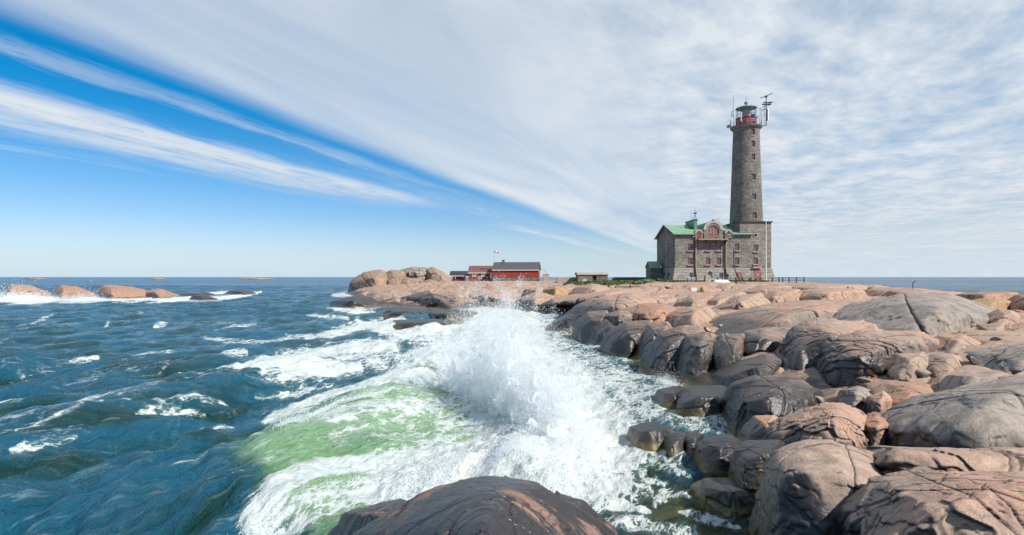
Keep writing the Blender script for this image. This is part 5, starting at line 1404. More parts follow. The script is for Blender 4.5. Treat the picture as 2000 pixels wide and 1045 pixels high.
    for z in (.75, 1.25): br.tube((zx(632), FY - 1.7, bz + z), (zx(926), FY - 1.7, bz + z), .022, n=4)
    br.build('balcony_railing', M_DARK, bco)
    bk = MB()
    for k in (640, 730, 830, 918): bk.hexa([(zx(k), FY - .5, bz - .9), (zx(k) + .15, FY - .5, bz - .9), (zx(k) + .15, FY - .02, bz - .9), (zx(k), FY - .02, bz - .9)], [(zx(k), FY - 1.6, bz - .003), (zx(k) + .15, FY - 1.6, bz - .003), (zx(k) + .15, FY - .02, bz - .003), (zx(k), FY - .02, bz - .003)])
    bk.build('bracket', M_STONE, bco)
    for cx_, m_ in ((607, M_DARK), (621, M_PIPE), (913, M_DARK), (929, M_PIPE)):
        mb = MB(); x = zx(cx_); mb.tube((x, FY - .24, zz(425)), (x, FY - .24, ZP + .2), .11, n=8); mb.tube((x, FY - .24, ZP + .2), (x + .12, FY - 1.1, ZG + .4), .11, n=8)
        parts.append(mb.build('drainpipe', m_, root))
    for s, a, b in ((-1, 612, 585), (1, 985, 1005)):
        mb = MB(); mb.tube((zx(a), FY - .45, zz(405)), (zx(a) + s * -.0, FY - .3, zz(430)), .09, n=6); mb.tube((zx(b), FY - .5, zz(410 if s > 0 else 435)), (zx(a) - s * .6, FY - .4, zz(445 if s > 0 else 420)), .10, n=6)
        parts.append(mb.build('rain_spout', M_GREYM, root))
    # ---- ground floor openings in the battered plinth
    def slope_y(z): return FY - .12 - (o1 - .12) * (ZP - z) / (ZP - ZG)
    def inset(name, a, b, top_, bot, mat, arch=False, lintel=False):
        x0, x1, z0, z1 = zx(a), zx(b), zz(bot), zz(top_)
        fr = MB(); t = .16
        yb, yt = slope_y(z0), slope_y(z1)
        # reveal box standing just proud of the sloping stone: dark jambs and the leaf
        fr.hexa([(x0, yb - .05, z0), (x1, yb - .05, z0), (x1, yb + .9, z0), (x0, yb + .9, z0)], [(x0, yt - .05, z1), (x1, yt - .05, z1), (x1, yt + .9, z1), (x0, yt + .9, z1)])
        o = fr.build(name, M_DARK if mat is not M_DARK else M_DARK, root); parts.append(o)
        if mat is not M_DARK:
            lf = MB(); w = (x1 - x0)
            lf.hexa([(x0 + .03, yb - .10, z0 + .02), (x1 - w * .16, yb - .10, z0 + .02), (x1 - w * .16, yb - .052, z0 + .02), (x0 + .03, yb - .052, z0 + .02)],
                    [(x0 + .03, yt - .10, z1 - .1), (x1 - .05, yt - .10, z1 - .1), (x1 - .05, yt - .052, z1 - .1), (x0 + .03, yt - .052, z1 - .1)])
            lf.build('door_leaf' if 'door' in name else 'shutter', mat, o)
        if arch:
            MB().prism([( (x0 + x1) / 2 + (x1 - x0) / 2 * math.cos(math.pi * k / 12), z1 + .45 * math.sin(math.pi * k / 12)) for k in range(13)], yt - .05, yt + .5).build('arch_head', M_DARK, o)
        return o
    inset('basement_window', 558, 592, 797, 846, M_DARK); inset('basement_window', 742, 782, 800, 846, M_DARK, arch=True); inset('basement_window', 857, 890, 797, 848, M_DARK)
    inset('red_door', 1030, 1083, 792, 868, M_REDD); d2 = inset('entrance_door', 1215, 1278, 756, 864, M_REDD)
    nt = MB(); nt.box(zx(1236), zx(1248), slope_y(zz(818)) - .17, slope_y(zz(818)) - .12, zz(822), zz(813)); nt.build('notice', M_WHITE, d2)
    lt = MB(); lt.box(zx(1196), zx(1280), FY - .75, FY - .13, zz(751), zz(736)); parts.append(lt.build('lintel', M_TRIM, root))
    for y in (151.5, 155.5, 159.5):
        mb = MB(); xx = X0 - .12 - (o1 - .12) * .55; mb.hexa([(xx - .25, y - .3, 5.6), (xx + .3, y - .3, 5.6), (xx + .3, y + .3, 5.6), (xx - .25, y + .3, 5.6)], [(xx + .02, y - .3, 7.2), (xx + .3, y - .3, 7.2), (xx + .3, y + .3, 7.2), (xx + .02, y + .3, 7.2)])
        parts.append(mb.build('basement_window', M_DARK, root))
    # skylights
    for cx_, w in ((575, .6), (1035, .8)):
        mb = MB(); x = zx(cx_) * 1.035; y = 152.3; z = ZE + .05 + (y - FY) * sl + th
        mb.hexa([(x - w, y - .3, z - .12), (x + w, y - .3, z - .12), (x + w, y + .3, z + .08), (x - w, y + .3, z + .08)], [(x - w, y - .3, z + .02), (x + w, y - .3, z + .02), (x + w, y + .3, z + .22), (x - w, y + .3, z + .22)])
        parts.append(mb.build('skylight', M_DARK, root))
    for o in list(bpy.data.objects):
        if o.parent == root:
            o.location = o.location - off
make_lighthouse()

# ------------------------------------------------------------------ shared copy helper
def kids(o): return [c for c in bpy.data.objects if c.parent == o]
def copy_tree(o, parent=None):
    c = o.copy(); COL.objects.link(c)
    if parent: c.parent = parent
    for ch in kids(o): copy_tree(ch, c)
    return c
# ------------------------------------------------------------------ houses by the cove
def board_mat(name, col):
    m, N = new_mat(name)
    p = N.node('ShaderNodeTexCoord').outputs['Object']; x, y, z = N.sep(p)
    w = N.m('FRACT', N.mul(N.add(x, y), 5.0)); ln = N.step(N.m('ABSOLUTE', N.sub(w, 0.5)), 0.40, 0.48)
    n = N.noise(N.vmul(p, (3.0, 3.0, 0.4)), 2.0, 4)
    c = N.mix(N.lin(n, .3, .7), tuple(k * .8 for k in col), tuple(k * 1.15 for k in col))
    c = N.mix(N.mul(ln, .5), c, tuple(k * .4 for k in col))
    N.out(N.bsdf(c, .75, N.bump(ln, -.02, .8))); return m
M_FALU = board_mat('falu_red_boards', (0.33, 0.035, 0.026))
M_FALU_LIT = board_mat('falu_red_boards_lit', (0.44, 0.06, 0.045))  # same red boards, sunlight on the gable put into the colour
M_ROOFD = plain('dark_grey_roof_felt', (0.075, 0.075, 0.082), 0.7, 0.25, 1.5)
M_ROOFR = plain('rust_red_roof', (0.17, 0.075, 0.065), 0.65, 0.25, 1.5)
M_ROOFB = plain('black_roof_felt', (0.035, 0.035, 0.04), 0.7, 0.2, 2)
M_BASE = stone_mat('field_stone_base', (0.26, 0.24, 0.205), (0.17, 0.155, 0.14), (0.10, 0.09, 0.08), .9, .45, .3)
M_BRICK = plain('chimney_brick', (0.20, 0.11, 0.085), .9, .3, 3)
def house(name, label, px0, px1, eave, base, ridge, Y, rz, depth, wallm, gablem, roofm, base_bot=None, over=.35, windows=(), cat='house'):
    """gabled wooden house; px0..px1 long front at depth Y, rz turns it about its front right corner"""
    L = (px1 - px0) / F * Y / math.cos(rz)
    zb = H - (base - HOR) / F * Y; ze = H - (eave - HOR) / F * Y; zr = H - (ridge - HOR) / F * (Y + depth / 2)
    o = empty(name, ((px1 - CX) / F * Y, Y, zb), rz); tag(o, label, cat)
    he, hr = ze - zb, zr - zb
    w = MB(); w.quad((-L, 0, 0), (0, 0, 0), (0, 0, he), (-L, 0, he)); w.quad((-L, depth, 0), (0, depth, 0), (0, depth, he), (-L, depth, he))
    w.quad((-L, 0, 0), (-L, depth, 0), (-L, depth, he), (-L, depth / 2, hr), (-L, 0, he)); w.build('wall', wallm, o)
    g = MB(); g.quad((0, 0, 0), (0, depth, 0), (0, depth, he), (0, depth / 2, hr), (0, 0, he)); g.build('gable_wall', gablem, o)
    r = MB(); s = (hr - he) / (depth / 2)
    for a in (0, 1):
        y0 = -over if not a else depth + over; z0 = he - over * s
        b = [(-L - over, y0, z0), (over, y0, z0), (over, depth / 2, hr), (-L - over, depth / 2, hr)]
        if a: b = [b[3], b[2], b[1], b[0]]
        r.hexa([(p[0], p[1], p[2] + .01) for p in b], [(p[0], p[1], p[2] + .17) for p in b])
    ro = r.build('roof', roofm, o)
    t = MB(); t.box(-L - over, over, -over - .05, -over - .003, he - over * s - .06, he - over * s + .13); t.build('eaves_board', M_WHITE, ro)
    cb = MB()
    for x in (-L, 0): cb.box(x - .09, x + .09, -.05, -.004, 0, he - .1)
    cb.box(.004, .05, 0, .16, 0, he - .1); cb.box(.004, .05, depth - .16, depth, 0, he - .1); cb.build('corner_board', M_WHITE if wallm is M_FALU_LIT else wallm, o)
    if base_bot:
        zz_ = -(base_bot - base) / F * Y; m = MB(); m.box(-L - .1, .1, -.15, depth + .1, zz_ - .8, -.003); m.build('stone_base', M_BASE, o)
    for (wx, wy, ww, wh) in windows:
        cx_ = -L + (wx - px0) / F * Y / math.cos(rz); cz = H - (wy - HOR) / F * Y - zb
        f = MB()
        for q in ((cx_ - ww / 2 - .14, cx_ - ww / 2, cz - wh / 2 - .14, cz + wh / 2 + .14), (cx_ + ww / 2, cx_ + ww / 2 + .14, cz - wh / 2 - .14, cz + wh / 2 + .14), (cx_ - ww / 2, cx_ + ww / 2, cz + wh / 2, cz + wh / 2 + .14), (cx_ - ww / 2, cx_ + ww / 2, cz - wh / 2 - .14, cz - wh / 2)):
            f.box(q[0], q[1], -.09, -.004, q[2], q[3])
        f.box(cx_ - .04, cx_ + .04, -.07, -.02, cz - wh / 2, cz + wh / 2)
        wo = f.build('window', M_WHITE, o); p = MB(); p.box(cx_ - ww / 2, cx_ + ww / 2, -.02, -.006, cz - wh / 2, cz + wh / 2); p.build('pane', M_PANE_L, wo)
    return o, L, he, hr, ro
def make_houses():
    o, L, he, hr, ro = house('red_house', 'long red boathouse with a dark roof on a stone base behind the spray', 962.5, 1051, 526.5, 542.2, 512.8, 182, R(-7), 7.6, M_FALU, M_FALU_LIT, M_ROOFD, 552)
    c = MB(); c.box(-L * .80 - .4, -L * .80 + .4, 3.0, 3.8, hr - .5, hr + .75); c.box(-L * .80 - .47, -L * .80 + .47, 2.93, 3.87, hr + .753, hr + .9); c.build('chimney', M_BRICK, ro)
    st = MB(); st.tube((1.5, 1.5, he + .2), (4.2, 1.5, -.4), .05, n=6); st.build('stay_cable', M_DARK, o)
    o, L, he, hr, ro = house('red_house', 'low red cottage with a rusty roof and two white windows', 915.5, 963, 532, 545.6, 520.0, 188, R(-4), 6.5, M_FALU, M_FALU, M_ROOFR, 549.5, windows=((925.8, 536.4, .95, .95), (944, 536.6, .95, .95)))
    d = MB(); d.box(-L * .56 - .62, -L * .56 + .62, -.10, -.01, -.1, 1.0); d.build('hatch', M_GREYM, o)
    dd = MB(); dd.box(-1.0, -.35, -.08, -.004, .1, 1.9); dd.build('door', M_WHITE, o)
    o, L, he, hr, ro = house('shed', 'small red shed with a black hipped roof by the headland rocks', 883, 907, 536.5, 545.0, 530.2, 196, R(-3), 4.2, M_FALU, M_FALU, M_ROOFB, 549, over=.9)
    v = MB()
    for x in (-L + .3, -L + 1.2, -.3): v.tube((x, -.8, 0), (x, -.8, he - .3), .07, n=6)
    v.build('porch_post', M_WHITE, o)
    # windsock
    Y = 186; x = (965 - CX) / F * Y; zt = H - (491 - HOR) / F * Y
    w = empty('windsock', (x, Y, land_z(x, Y))); tag(w, 'red and white windsock on a thin pole above the red houses', 'windsock')
    p = MB(); p.tube((0, 0, 0), (0, 0, zt - w.location.z), .05, .035, 6); p.build('pole', M_GREYM, w)
    m, N = new_mat('red_white_sock'); ob = N.node('ShaderNodeTexCoord').outputs['Object']; xx, yy, z_ = N.sep(ob)
    k = N.step(N.m('FRACT', N.mul(xx, 0.95)), .48, .52); N.out(N.bsdf(N.mix(k, (.62, .03, .06), (.8, .78, .76)), .8))
    s = MB(); seg = 8; prev = None
    for j in range(seg + 1):
        f = j / seg; c = Vector((.12 + 2.1 * f, 0, -.05 - .55 * f ** 1.6)); r = .34 - .17 * f
        ringp = [(c.x, c.y + r * math.cos(2 * math.pi * q / 12), c.z + r * math.sin(2 * math.pi * q / 12)) for q in range(12)]
        if prev:
            for q in range(12): s.quad(prev[q], prev[(q + 1) % 12], ringp[(q + 1) % 12], ringp[q])
        prev = ringp
    so = s.build('sock', m, w, smooth=True); so.location = (0, 0, zt - w.location.z)
    # stone store with a rounded concrete roof
    Y = 164; x0, x1 = (1129 - CX) / F * Y, (1187 - CX) / F * Y; zb = H - (551.5 - HOR) / F * Y; zt = H - (537 - HOR) / F * Y; zr = H - (531.6 - HOR) / F * Y
    o = empty('stone_store', (x0, Y, zb)); tag(o, 'low fieldstone store with a pale rounded concrete roof', 'store building')
    L = x1 - x0; h = zt - zb; dx0, dx1 = L * .49, L * .62
    w = MB(); wall_holes(w, 0, L, -.4, h, 0, [(dx0, dx1, -.39, h - .25)], .4)
    w.quad((0, 0, -.4), (0, 6, -.4), (0, 6, h), (0, 0, h)); w.quad((L, 0, -.4), (L, 6, -.4), (L, 6, h), (L, 0, h)); w.quad((0, 6, -.4), (L, 6, -.4), (L, 6, h), (0, 6, h)); w.build('wall', M_BASE, o)
    d = MB(); d.box(dx0 - .05, dx1 + .05, .41, .46, -.4, h); d.build('doorway', M_DARK, o)
    r = MB(); hh = zr - zt; sec = [(-.25, .003), (-.25, .22), (.5, hh * .75), (1.6, hh), (4.4, hh), (5.5, hh * .75), (6.25, .22), (6.25, .003)]
    n = len(sec)
    for (a, b) in zip(sec, sec[1:] + sec[:1]): r.quad((-.3, a[0], h + a[1]), (L + .3, a[0], h + a[1]), (L + .3, b[0], h + b[1]), (-.3, b[0], h + b[1]))
    r.quad(*[(-.3, a[0], h + a[1]) for a in sec]); r.quad(*[(L + .3, a[0], h + a[1]) for a in sec]); r.build('roof', M_CONC, o)
    # green roofed shed left of the lighthouse
    Y = 160
    o, L, he, hr, ro = house('shed', 'grey shed with a green roof against the left side of the lighthouse', 1271.5, 1292, 521.6, 546.0, 511.7, 157.5, R(0), 6.0, M_STONE, M_STONE, M_GREEN, None, over=.25)
    bpy.data.objects.remove(o) if False else None
make_houses()
def make_walls():
    def lwall(name, label, pxa, pxb, top, bot, Y, thick, mat, cat='wall', Yb=None):
        Yb = Yb or Y
        a = unp(pxa, top, Y); b = unp(pxb, top, Yb); zt = a.z; zb = H - (bot - HOR) / F * Y - .8
        d = Vector((b.x - a.x, b.y - a.y, 0)).normalized(); nrm = Vector((-d.y, d.x, 0)) * thick
        m = MB(); P = [a, b, b + nrm, a + nrm]
        m.hexa([(p.x - a.x, p.y - a.y, zb - a.z) for p in P], [(p.x - a.x, p.y - a.y, 0) for p in P])
        o = m.build(name, mat, None, loc=tuple(a)); tag(o, label, cat); return o
    lwall('stone_wall', 'long dark dry stone wall on the skyline left of the lighthouse', 1196, 1284, 541.5, 548, 172, .8, M_BASE)
    lwall('stone_wall', 'low grey stone wall behind the red jacket person', 1203, 1258, 558.5, 565, 132, .7, M_BASE)
    lwall('concrete_wall', 'tan concrete wall with a dark end between red boathouse and stone store', 1088, 1131, 541.8, 551, 170, 2.5, M_CONC)
    lwall('concrete_wall', 'dark low quay wall behind the ochre boulder', 1076, 1140, 559.5, 566, 138, 1.2, M_CONC)
    lwall('retaining_wall', 'pale masonry retaining wall under the railing', 1440, 1560, 551.8, 557.5, 137.5, 1.5, M_PLINTH)
    lwall('stone_wall', 'grey stone footing in the rocks left of the spray', 886, 930, 568, 574, 150, .8, M_BASE)
    # concrete box by the red boathouse
    Y = 180; x0, x1 = (1061 - CX) / F * Y, (1072 - CX) / F * Y; zt = H - (536.3 - HOR) / F * Y; zb = land_z(x0, Y) - .3
    m = MB(); m.box(0, x1 - x0, 0, 2, 0, zt - zb); m.box(-.1, x1 - x0 + .1, -.1, 2.1, zt - zb + .003, zt - zb + .18)
    tag(m.build('concrete_bunker', M_CONC, None, loc=(x0, Y, zb)), 'small concrete box against the gable of the red boathouse', 'bunker')
make_walls()
# ------------------------------------------------------------------ things around the lighthouse
def make_small():
    # railing
    Y = 138.5
    xs = [1401.5, 1436.3, 1450.4, 1467, 1484.5, 1508.5, 1521.4, 1529.0, 1541, 1555.5, 1570.3]
    zt = H - (542.0 - HOR) / F * Y; zb = H - (552.5 - HOR) / F * Y
    o = empty('railing', ((xs[0] - CX) / F * Y, Y, zb)); tag(o, 'black iron railing with square posts in front of the lighthouse', 'railing')
    x_ = [(x - xs[0]) / F * Y for x in xs]
    base = MB(); base.box(-.09, .09, -.09, .09, 0, zt - zb); base.box(-.13, .13, -.13, .13, zt - zb + .003, zt - zb + .08)
    p0 = base.build('post', M_DARK, o)
    for i, x in enumerate(x_):
        p = p0 if i == 0 else p0.copy()
        if i: COL.objects.link(p); p.parent = o
        p.location = (x, 0, 0)
    r = MB()
    for z in (.45, .95):
        r.tube((x_[0], 0, z * (zt - zb)), (x_[-1], 0, z * (zt - zb)), .035, n=6)
    r.build('rail', M_DARK, o)
    # flagpole
    Y = 142; x = (1496.3 - CX) / F * Y; zg = land_z(x, Y); zt = H - (423 - HOR) / F * Y
    o = empty('flagpole', (x, Y, zg)); tag(o, 'tall white flagpole at the right of the lighthouse front', 'flagpole')
    m = MB(); m.tube((0, 0, 0), (0, 0, zt - zg - .2), .13, .06, 10); m.build('pole', M_WHITE, o)
    b = MB(); b.lathe([(.03, zt - zg - .2), (.12, zt - zg - .1), (.03, zt - zg)], n=10); b.build('finial', M_WHITE, o)
    ft = MB(); ft.box(-.3, .3, -.3, .3, -.1, .35); ft.build('foot', M_CONC, o)
    # upturned boat
    Y = 137; c = unp(1409, 551.8, Y); L = 35 / F * Y
    bt = MB(); n = 18; prev = None
    for j in range(n + 1):
        f = j / n * 2 - 1; w = .82 * (1 - abs(f) ** 2.6) + .03; hh = .58 * (1 - abs(f) ** 3.5) + .10
        sec = [(f * L / 2, w * math.cos(math.pi * k / 10), hh * math.sin(math.pi * k / 10) ** .7) for k in range(11)]
        if prev:
            for k in range(10): bt.quad(prev[k], prev[k + 1], sec[k + 1], sec[k])
        prev = sec
    o = empty('rowing_boat', (c.x, c.y, c.z - .05)); tag(o, 'upturned cream white rowing boat on the ground by the railing', 'boat')
    bt.build('hull', M_WHITE, o, smooth=True)
    k = MB(); k.box(-L * .42, L * .42, -.03, .03, .60, .70); k.build('keel', M_WHITE, o)
    gw = MB()
    for s in (-1, 1):
        q = None
        for j in range(n + 1):
            f = j / n * 2 - 1; w = .82 * (1 - abs(f) ** 2.6) + .05
            pnt = (f * L / 2, s * w, .03)
            if q: gw.tube(q, pnt, .035, n=5)
            q = pnt
    gw.build('gunwale', M_BALC, o)
    # concrete block
    Y = 141; a = unp(1377.5, 550.5, Y); b = unp(1389.5, 538, Y); w = b.x - a.x; h = b.z - a.z
    m = MB(); m.hexa([(0, 0, 0), (w, 0, 0), (w, 1.4, 0), (0, 1.4, 0)], [(.14, .1, h), (w - .14, .1, h), (w - .14, 1.2, h), (.14, 1.2, h)])
    tag(m.build('concrete_block', M_CONC, None, loc=(a.x, Y, a.z), bevel=.04), 'tapered brown concrete block before the arched basement opening', 'block')
    # grey white bench box
    Y = 142; a = unp(1343.5, 549.5, Y); b = unp(1358, 542.3, Y); w = b.x - a.x; h = b.z - a.z
    o = empty('storage_box', (a.x, Y, a.z)); tag(o, 'pale grey storage box with legs below the left basement window', 'box')
    m = MB(); m.box(0, w * .38, 0, .7, 0, h - .12); m.box(w * .58, w, 0, .7, 0, h - .12); m.build('cabinet', M_GREYM, o)
    t = MB(); t.box(-.05, w + .05, -.05, .75, h - .117, h); t.build('lid', M_WHITE, o)
    # picnic tables
    Mg = plain('green_stained_wood', (.05, .17, .09), .7, .2); Mg2 = plain('pale_green_table', (.20, .33, .24), .7, .15)
    def picnic(mat):
        o = empty('picnic_table')
        t = MB()
        for k in range(4): t.box(-1.1, 1.1, -.37 + .19 * k, -.20 + .19 * k, .72, .77)
        t.build('table_top', mat, o)
        for s in (-1, 1):
            b = MB(); b.box(-1.1, 1.1, s * .72 - .14, s * .72 + .14, .43, .48); b.build('seat', mat, o)
        for s in (-.75, .75):
            l = MB(); l.tube((s, -.7, 0), (s, -.25, .718), .05, n=5); l.tube((s, .7, 0), (s, .25, .718), .05, n=5); l.box(s - .04, s + .04, -.85, .85, .36, .427); l.build('leg', mat, o)
        return o
    A = picnic(Mg2); B = picnic(Mg)
    spots = [(A, 1246, 556.4, 135, 15, 'pale green picnic table farthest left on the grass', 1), (A, 1253, 554.6, 141, 15, 'pale green picnic table second from the left on the grass', 0), (A, 1262, 554.0, 144, 15, 'pale green picnic table third from the left on the grass', 0),
             (A, 1268, 556.2, 136, 12, 'pale green picnic table nearest the rock edge', 0), (A, 1291, 550.6, 150, 10, 'pale green picnic table in the shade of the left gable', 0),
             (B, 1432, 551.0, 143.5, 4, 'dark green picnic table left of the red door', 1), (B, 1444, 551.0, 144, 0, 'dark green picnic table under the red door', 0), (B, 1457, 551.2, 143, -3, 'dark green picnic table right of the red door', 0), (B, 1470, 551.0, 144, 2, 'dark green picnic table below the entrance door', 0), (B, 1482, 551.2, 143, 0, 'dark green picnic table right beside the flagpole', 0)]
    for src, px, py, Y, rz, lab, first in spots:
        x = (px - CX) / F * Y; o = src if first else copy_tree(src)
        o.location = (x, Y, max(land_z(x, Y), H - (py - HOR) / F * Y)); o.rotation_euler = (0, 0, R(rz))
        tag(o, lab, 'picnic table', 'picnic tables on the lighthouse yard')
    # bin
    Y = 144.5; c = unp(1465, 551, Y); m = MB(); m.lathe([(.30, 0), (.36, .9)], n=14)
    o = empty('waste_bin', tuple(c)); tag(o, 'bright green waste bin near the entrance door', 'bin'); m.build('drum', plain('bin_green', (.02, .25, .09), .5, .1), o)
    l = MB(); l.lathe([(.38, .903), (.38, .97), (.2, 1.08)], n=14); l.build('lid', M_GREEN_D, o)
    # white information panel
    Y = 126; a = unp(1350.5, 569.5, Y); b = unp(1361.5, 561.8, Y); w = b.x - a.x; h = b.z - a.z
    o = empty('panel_board', (a.x, Y, a.z)); tag(o, 'white tilted information panel standing in the rock hollow', 'panel')
    m = MB(); m.hexa([(0, 0, .1), (w, 0, .1), (w, .06, .1), (0, .06, .1)], [(0, .28, h), (w, .28, h), (w, .34, h), (0, .34, h)]); m.build('board', plain('weathered_white_board', (.5, .49, .47), .6, .1), o)
    for x in (.15, w - .15):
        l = MB(); l.tube((x, .35, -.8), (x, .33, h * .8), .04, n=6); l.build('leg', M_GREYM, o)
    # stone steps
    Y0 = 132; a = unp(1436, 567, Y0)
    m = MB()
    for k in range(9):
        m.box(0 + .18 * k, 3.0 + .05 * k, .32 * k, .32 * (k + 1) if k < 8 else 4.0, -.6, .22 * (k + 1))
    tag(m.build('stone_steps', M_PLINTH, None, loc=tuple(a)), 'pale stone steps climbing to the railing', 'steps')
    # bent pipe at the skyline and a marker box
    Y = 92; c = unp(1783, 563.5, Y); h = 13.5 / F * Y
    m = MB(); m.tube((0, 0, -.4), (0, 0, h * .72), .07, n=6)
    pr = Vector((0, 0, h * .72))
    for k in range(1, 7):
        a_ = k / 6 * R(70); q = Vector((.75 * (1 - math.cos(a_)), 0, h * .72 + .45 * math.sin(a_))); m.tube(pr, q, .07, n=6); pr = q
    tag(m.build('bent_pipe', M_DARK, None, loc=tuple(c)), 'dark bent pipe sticking up against the sea at the right', 'pipe')
    # yellow-white box left of the stone store
    Y = 158; c = unp(1138.5, 550.5, Y); m = MB(); m.box(0, 1.1, 0, .9, 0, .75); m.box(-.05, 1.15, -.05, .95, .753, .83)
    tag(m.build('crate', plain('cream_paint', (.62, .58, .42), .6, .1), None, loc=tuple(c)), 'cream crate on the grass before the stone store', 'crate')
    # iron ring bolt stub on the banded rock
    m = MB(); c = unp(983, 1036, 5.9); m.lathe([(.016, -.1), (.016, .03), (.024, .034), (.024, .055), (.012, .06)], n=10)
    tag(m.build('iron_bolt', plain('rusty_iron', (.10, .045, .03), .8, .3), None, loc=tuple(c)), 'rusty iron bolt set in the banded rock at the bottom', 'bolt')
    # grass
    mg, N = new_mat('meadow_grass'); p = N.pos(); n = N.noise(p, .8, 5, .7)
    N.out(N.bsdf(N.mix(N.step(n, .35, .65), (.045, .085, .018), (.13, .17, .045)), .9))
    rng = np.random.RandomState(4); V = []; Fq = []
    def patch(pts, cnt):
        P = np.array([tuple(unp(a, b, Y))[:2] for a, b, Y in pts]); lo, hi = P.min(0), P.max(0)
        got = 0
        while got < cnt:
            q = lo + (hi - lo) * rng.rand(4000, 2)
            ins = np.zeros(len(q), bool)
            for (ax, ay), (bx_, by) in zip(P, np.roll(P, -1, 0)):
                cr = ((ay > q[:, 1]) != (by > q[:, 1])) & (q[:, 0] < (bx_ - ax) * (q[:, 1] - ay) / (by - ay + 1e-9) + ax); ins ^= cr
            q = q[ins][:cnt - got]; got += len(q)
            z = land_h(q[:, 0], q[:, 1]) - .03
            for (x, y), zz_ in zip(q, z):
                h = rng.uniform(.12, .42); a = rng.rand() * 3.14; s = rng.uniform(.10, .30); i = len(V)
                V.extend([(x - s * math.cos(a), y - s * math.sin(a), zz_), (x + s * math.cos(a), y + s * math.sin(a), zz_), (x + .5 * s * math.cos(a) + rng.normal(0, .12), y + rng.normal(0, .12), zz_ + h), (x - .5 * s * math.cos(a) + rng.normal(0, .12), y + rng.normal(0, .12), zz_ + h)])
                Fq.append((i, i + 1, i + 2, i + 3))
    patch([(1100, 556, 143), (1195, 557.5, 135), (1262, 558, 135), (1283, 553, 150), (1283, 549, 166), (1195, 549, 166), (1105, 551, 158)], 15000)
    patch([(1290, 552, 140), (1330, 550, 141), (1500, 551, 141), (1500, 549, 145), (1290, 550, 145)], 2500)
    o = np_mesh('grass', V, Fq, mg, smooth=False); tag(o, 'short green meadow grass around the yard', 'grass', kind='stuff')
    # ---- people
    def person(label, px, feet, Y, h, rz, jacket, trousers, stride=.22, holds=None):
        z = H - (feet - HOR) / F * Y
        loc = ((px - CX) / F * Y, Y, z)
        k = h / 1.75
        J = {'pel': (0, 0, .95), 'sp': (0, .01, 1.18), 'ch': (0, .0, 1.38), 'nk': (0, -.01, 1.50), 'hd': (0, -.03, 1.62), 'tp': (0, -.02, 1.73),
             'hl': (.10, 0, .90), 'kl': (.11, -.06 - stride * .3, .50), 'al': (.11, stride * .3 - .02, .09), 'tl': (.12, stride * .3 - .18, .04),
             'hr': (-.10, 0, .90), 'kr': (-.11, stride * .25 - .08, .50), 'ar': (-.11, stride * .75, .10), 'tr': (-.12, stride * .75 - .16, .04),
             'sl': (.19, 0, 1.42), 'el': (.25, .05, 1.15), 'wl': (.24, -.12, .95), 'fl': (.235, -.17, .87), 'sr': (-.19, 0, 1.42), 'er': (-.26, .03, 1.15), 'wr': (-.22, -.18, 1.02), 'fr': (-.21, -.24, .97)}
        rad = {'pel': .155, 'sp': .14, 'ch': .165, 'nk': .06, 'hd': .095, 'tp': .07, 'hl': .095, 'kl': .065, 'al': .05, 'tl': .04, 'hr': .095, 'kr': .065, 'ar': .05, 'tr': .04,
               'sl': .075, 'el': .055, 'wl': .042, 'fl': .032, 'sr': .075, 'er': .055, 'wr': .042, 'fr': .032}
        E = [('pel', 'sp'), ('sp', 'ch'), ('ch', 'nk'), ('nk', 'hd'), ('hd', 'tp'), ('pel', 'hl'), ('hl', 'kl'), ('kl', 'al'), ('al', 'tl'), ('pel', 'hr'), ('hr', 'kr'), ('kr', 'ar'), ('ar', 'tr'),
             ('ch', 'sl'), ('sl', 'el'), ('el', 'wl'), ('wl', 'fl'), ('ch', 'sr'), ('sr', 'er'), ('er', 'wr'), ('wr', 'fr')]
        names = list(J)
        vs = [tuple(c * k for c in J[n]) for n in names]; es = [(names.index(a), names.index(b)) for a, b in E]
        # five fingers on each hand
        rr = [rad[n] * k for n in names]
        for side, hand in ((1, 'fl'), (-1, 'fr')):
            for f in range(5):
                bx_ = J[hand]; dxx = (f - 2) * .017; ln = (.05, .075, .085, .078, .06)[f]
                out = .035 if f == 0 else 0
                vs.append(((bx_[0] + dxx * .6) * k, (bx_[1] - .02 - out) * k, (bx_[2] - .04) * k)); vs.append(((bx_[0] + dxx) * k, (bx_[1] - .01 - out * 1.4) * k, (bx_[2] - .04 - ln) * k))
                i = len(vs); es += [(names.index(hand), i - 2), (i - 2, i - 1)]; rr += [.010 * k, .008 * k]
        me = bpy.data.meshes.new('person'); me.from_pydata(vs, es, []); tmp = bpy.data.objects.new('person_tmp', me); COL.objects.link(tmp)
        sk = tmp.modifiers.new('skin', 'SKIN'); sv = me.skin_vertices[0].data
        for v, r_ in zip(sv, rr): v.radius = (r_, r_)
        sv[0].use_root = True
        ss = tmp.modifiers.new('sub', 'SUBSURF'); ss.levels = 1; ss.render_levels = 1
        bpy.context.view_layer.update()
        dg = bpy.context.evaluated_depsgraph_get(); body = bpy.data.meshes.new_from_object(tmp.evaluated_get(dg))
        bpy.data.objects.remove(tmp)
        skin = plain('skin', (.45, .26, .19), .6, .05); shoe = M_DARK
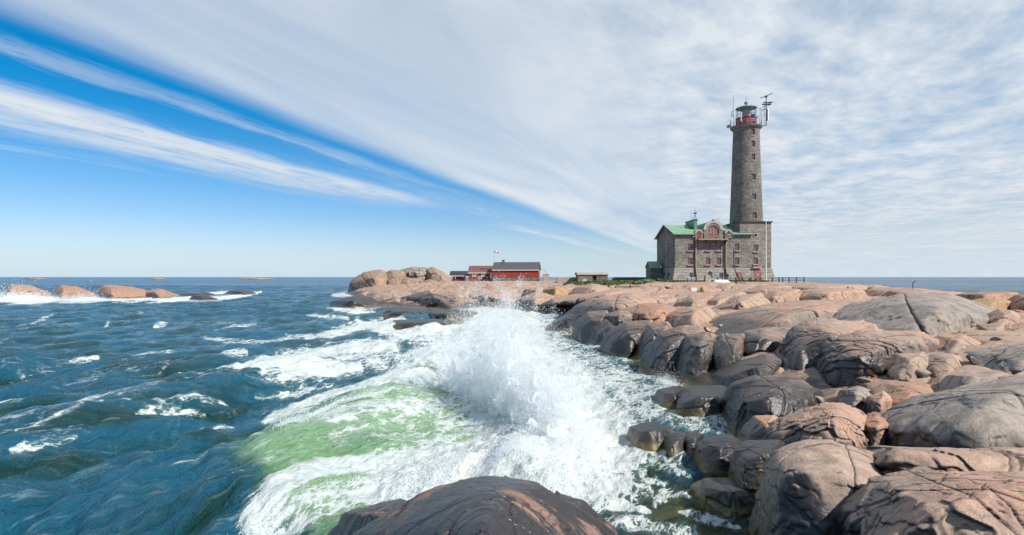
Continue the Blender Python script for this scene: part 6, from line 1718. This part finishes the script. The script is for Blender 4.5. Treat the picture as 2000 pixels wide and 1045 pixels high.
        body.materials.clear()
        for m_ in (jacket, trousers, skin, shoe): body.materials.append(m_)
        for p in body.polygons:
            c = p.center / k; p.use_smooth = True
            if c.z > 1.53: p.material_index = 2
            elif c.z < .10: p.material_index = 3
            elif abs(c.x) > .16 and c.z < 1.0 and c.y < -.10: p.material_index = 2
            elif c.z < .92: p.material_index = 1
        o = bpy.data.objects.new('person', body); COL.objects.link(o); o.location = loc; o.rotation_euler = (0, 0, R(rz))
        tag(o, label, 'person')
        hr = MB(); hr.lathe([(.02, 1.52), (.085, 1.55), (.112, 1.64), (.10, 1.73), (.05, 1.775), (.01, 1.78)], (0, .015, 0), 14); ho = hr.build('hair' if holds != 'hood' else 'hood', jacket if holds == 'hood' else plain('dark_hair', (.04, .03, .025), .7, .1), o, smooth=True); ho.scale = (k, k, k)
        fc = MB(); fc.box(-.055, -.02, -.135, -.115, 1.635, 1.65); fc.box(.02, .055, -.135, -.115, 1.635, 1.65); fc.box(-.025, .025, -.132, -.118, 1.565, 1.575); fc.hexa([(-.015, -.15, 1.595), (.015, -.15, 1.595), (.015, -.11, 1.595), (-.015, -.11, 1.595)], [(-.008, -.125, 1.64), (.008, -.125, 1.64), (.008, -.11, 1.64), (-.008, -.11, 1.64)])
        f = fc.build('face_features', M_DARK, o); f.scale = (k, k, k)
        return o
    red = plain('bright_red_jacket', (.62, .012, .02), .7, .1); navy = plain('dark_trousers', (.02, .022, .04), .8, .1); blk = plain('black_jacket', (.012, .012, .014), .8, .1); olive = plain('dark_olive_jacket', (.03, .03, .022), .8, .1); jean = plain('blue_jeans', (.04, .06, .11), .8, .1)
    person('person in a bright red hooded jacket and dark trousers walking on the rocks', 1230.5, 565.2, 128, 1.72, 70, red, navy, .3, 'hood')
    person('person dressed in black standing left of the ochre drainpipe', 1411.5, 546.3, 144.6, 1.75, 20, blk, jean, .05)
    person('person in a dark olive jacket standing right of the ochre drainpipe', 1421.5, 546.8, 144.2, 1.70, -15, olive, navy, .05)
make_small()
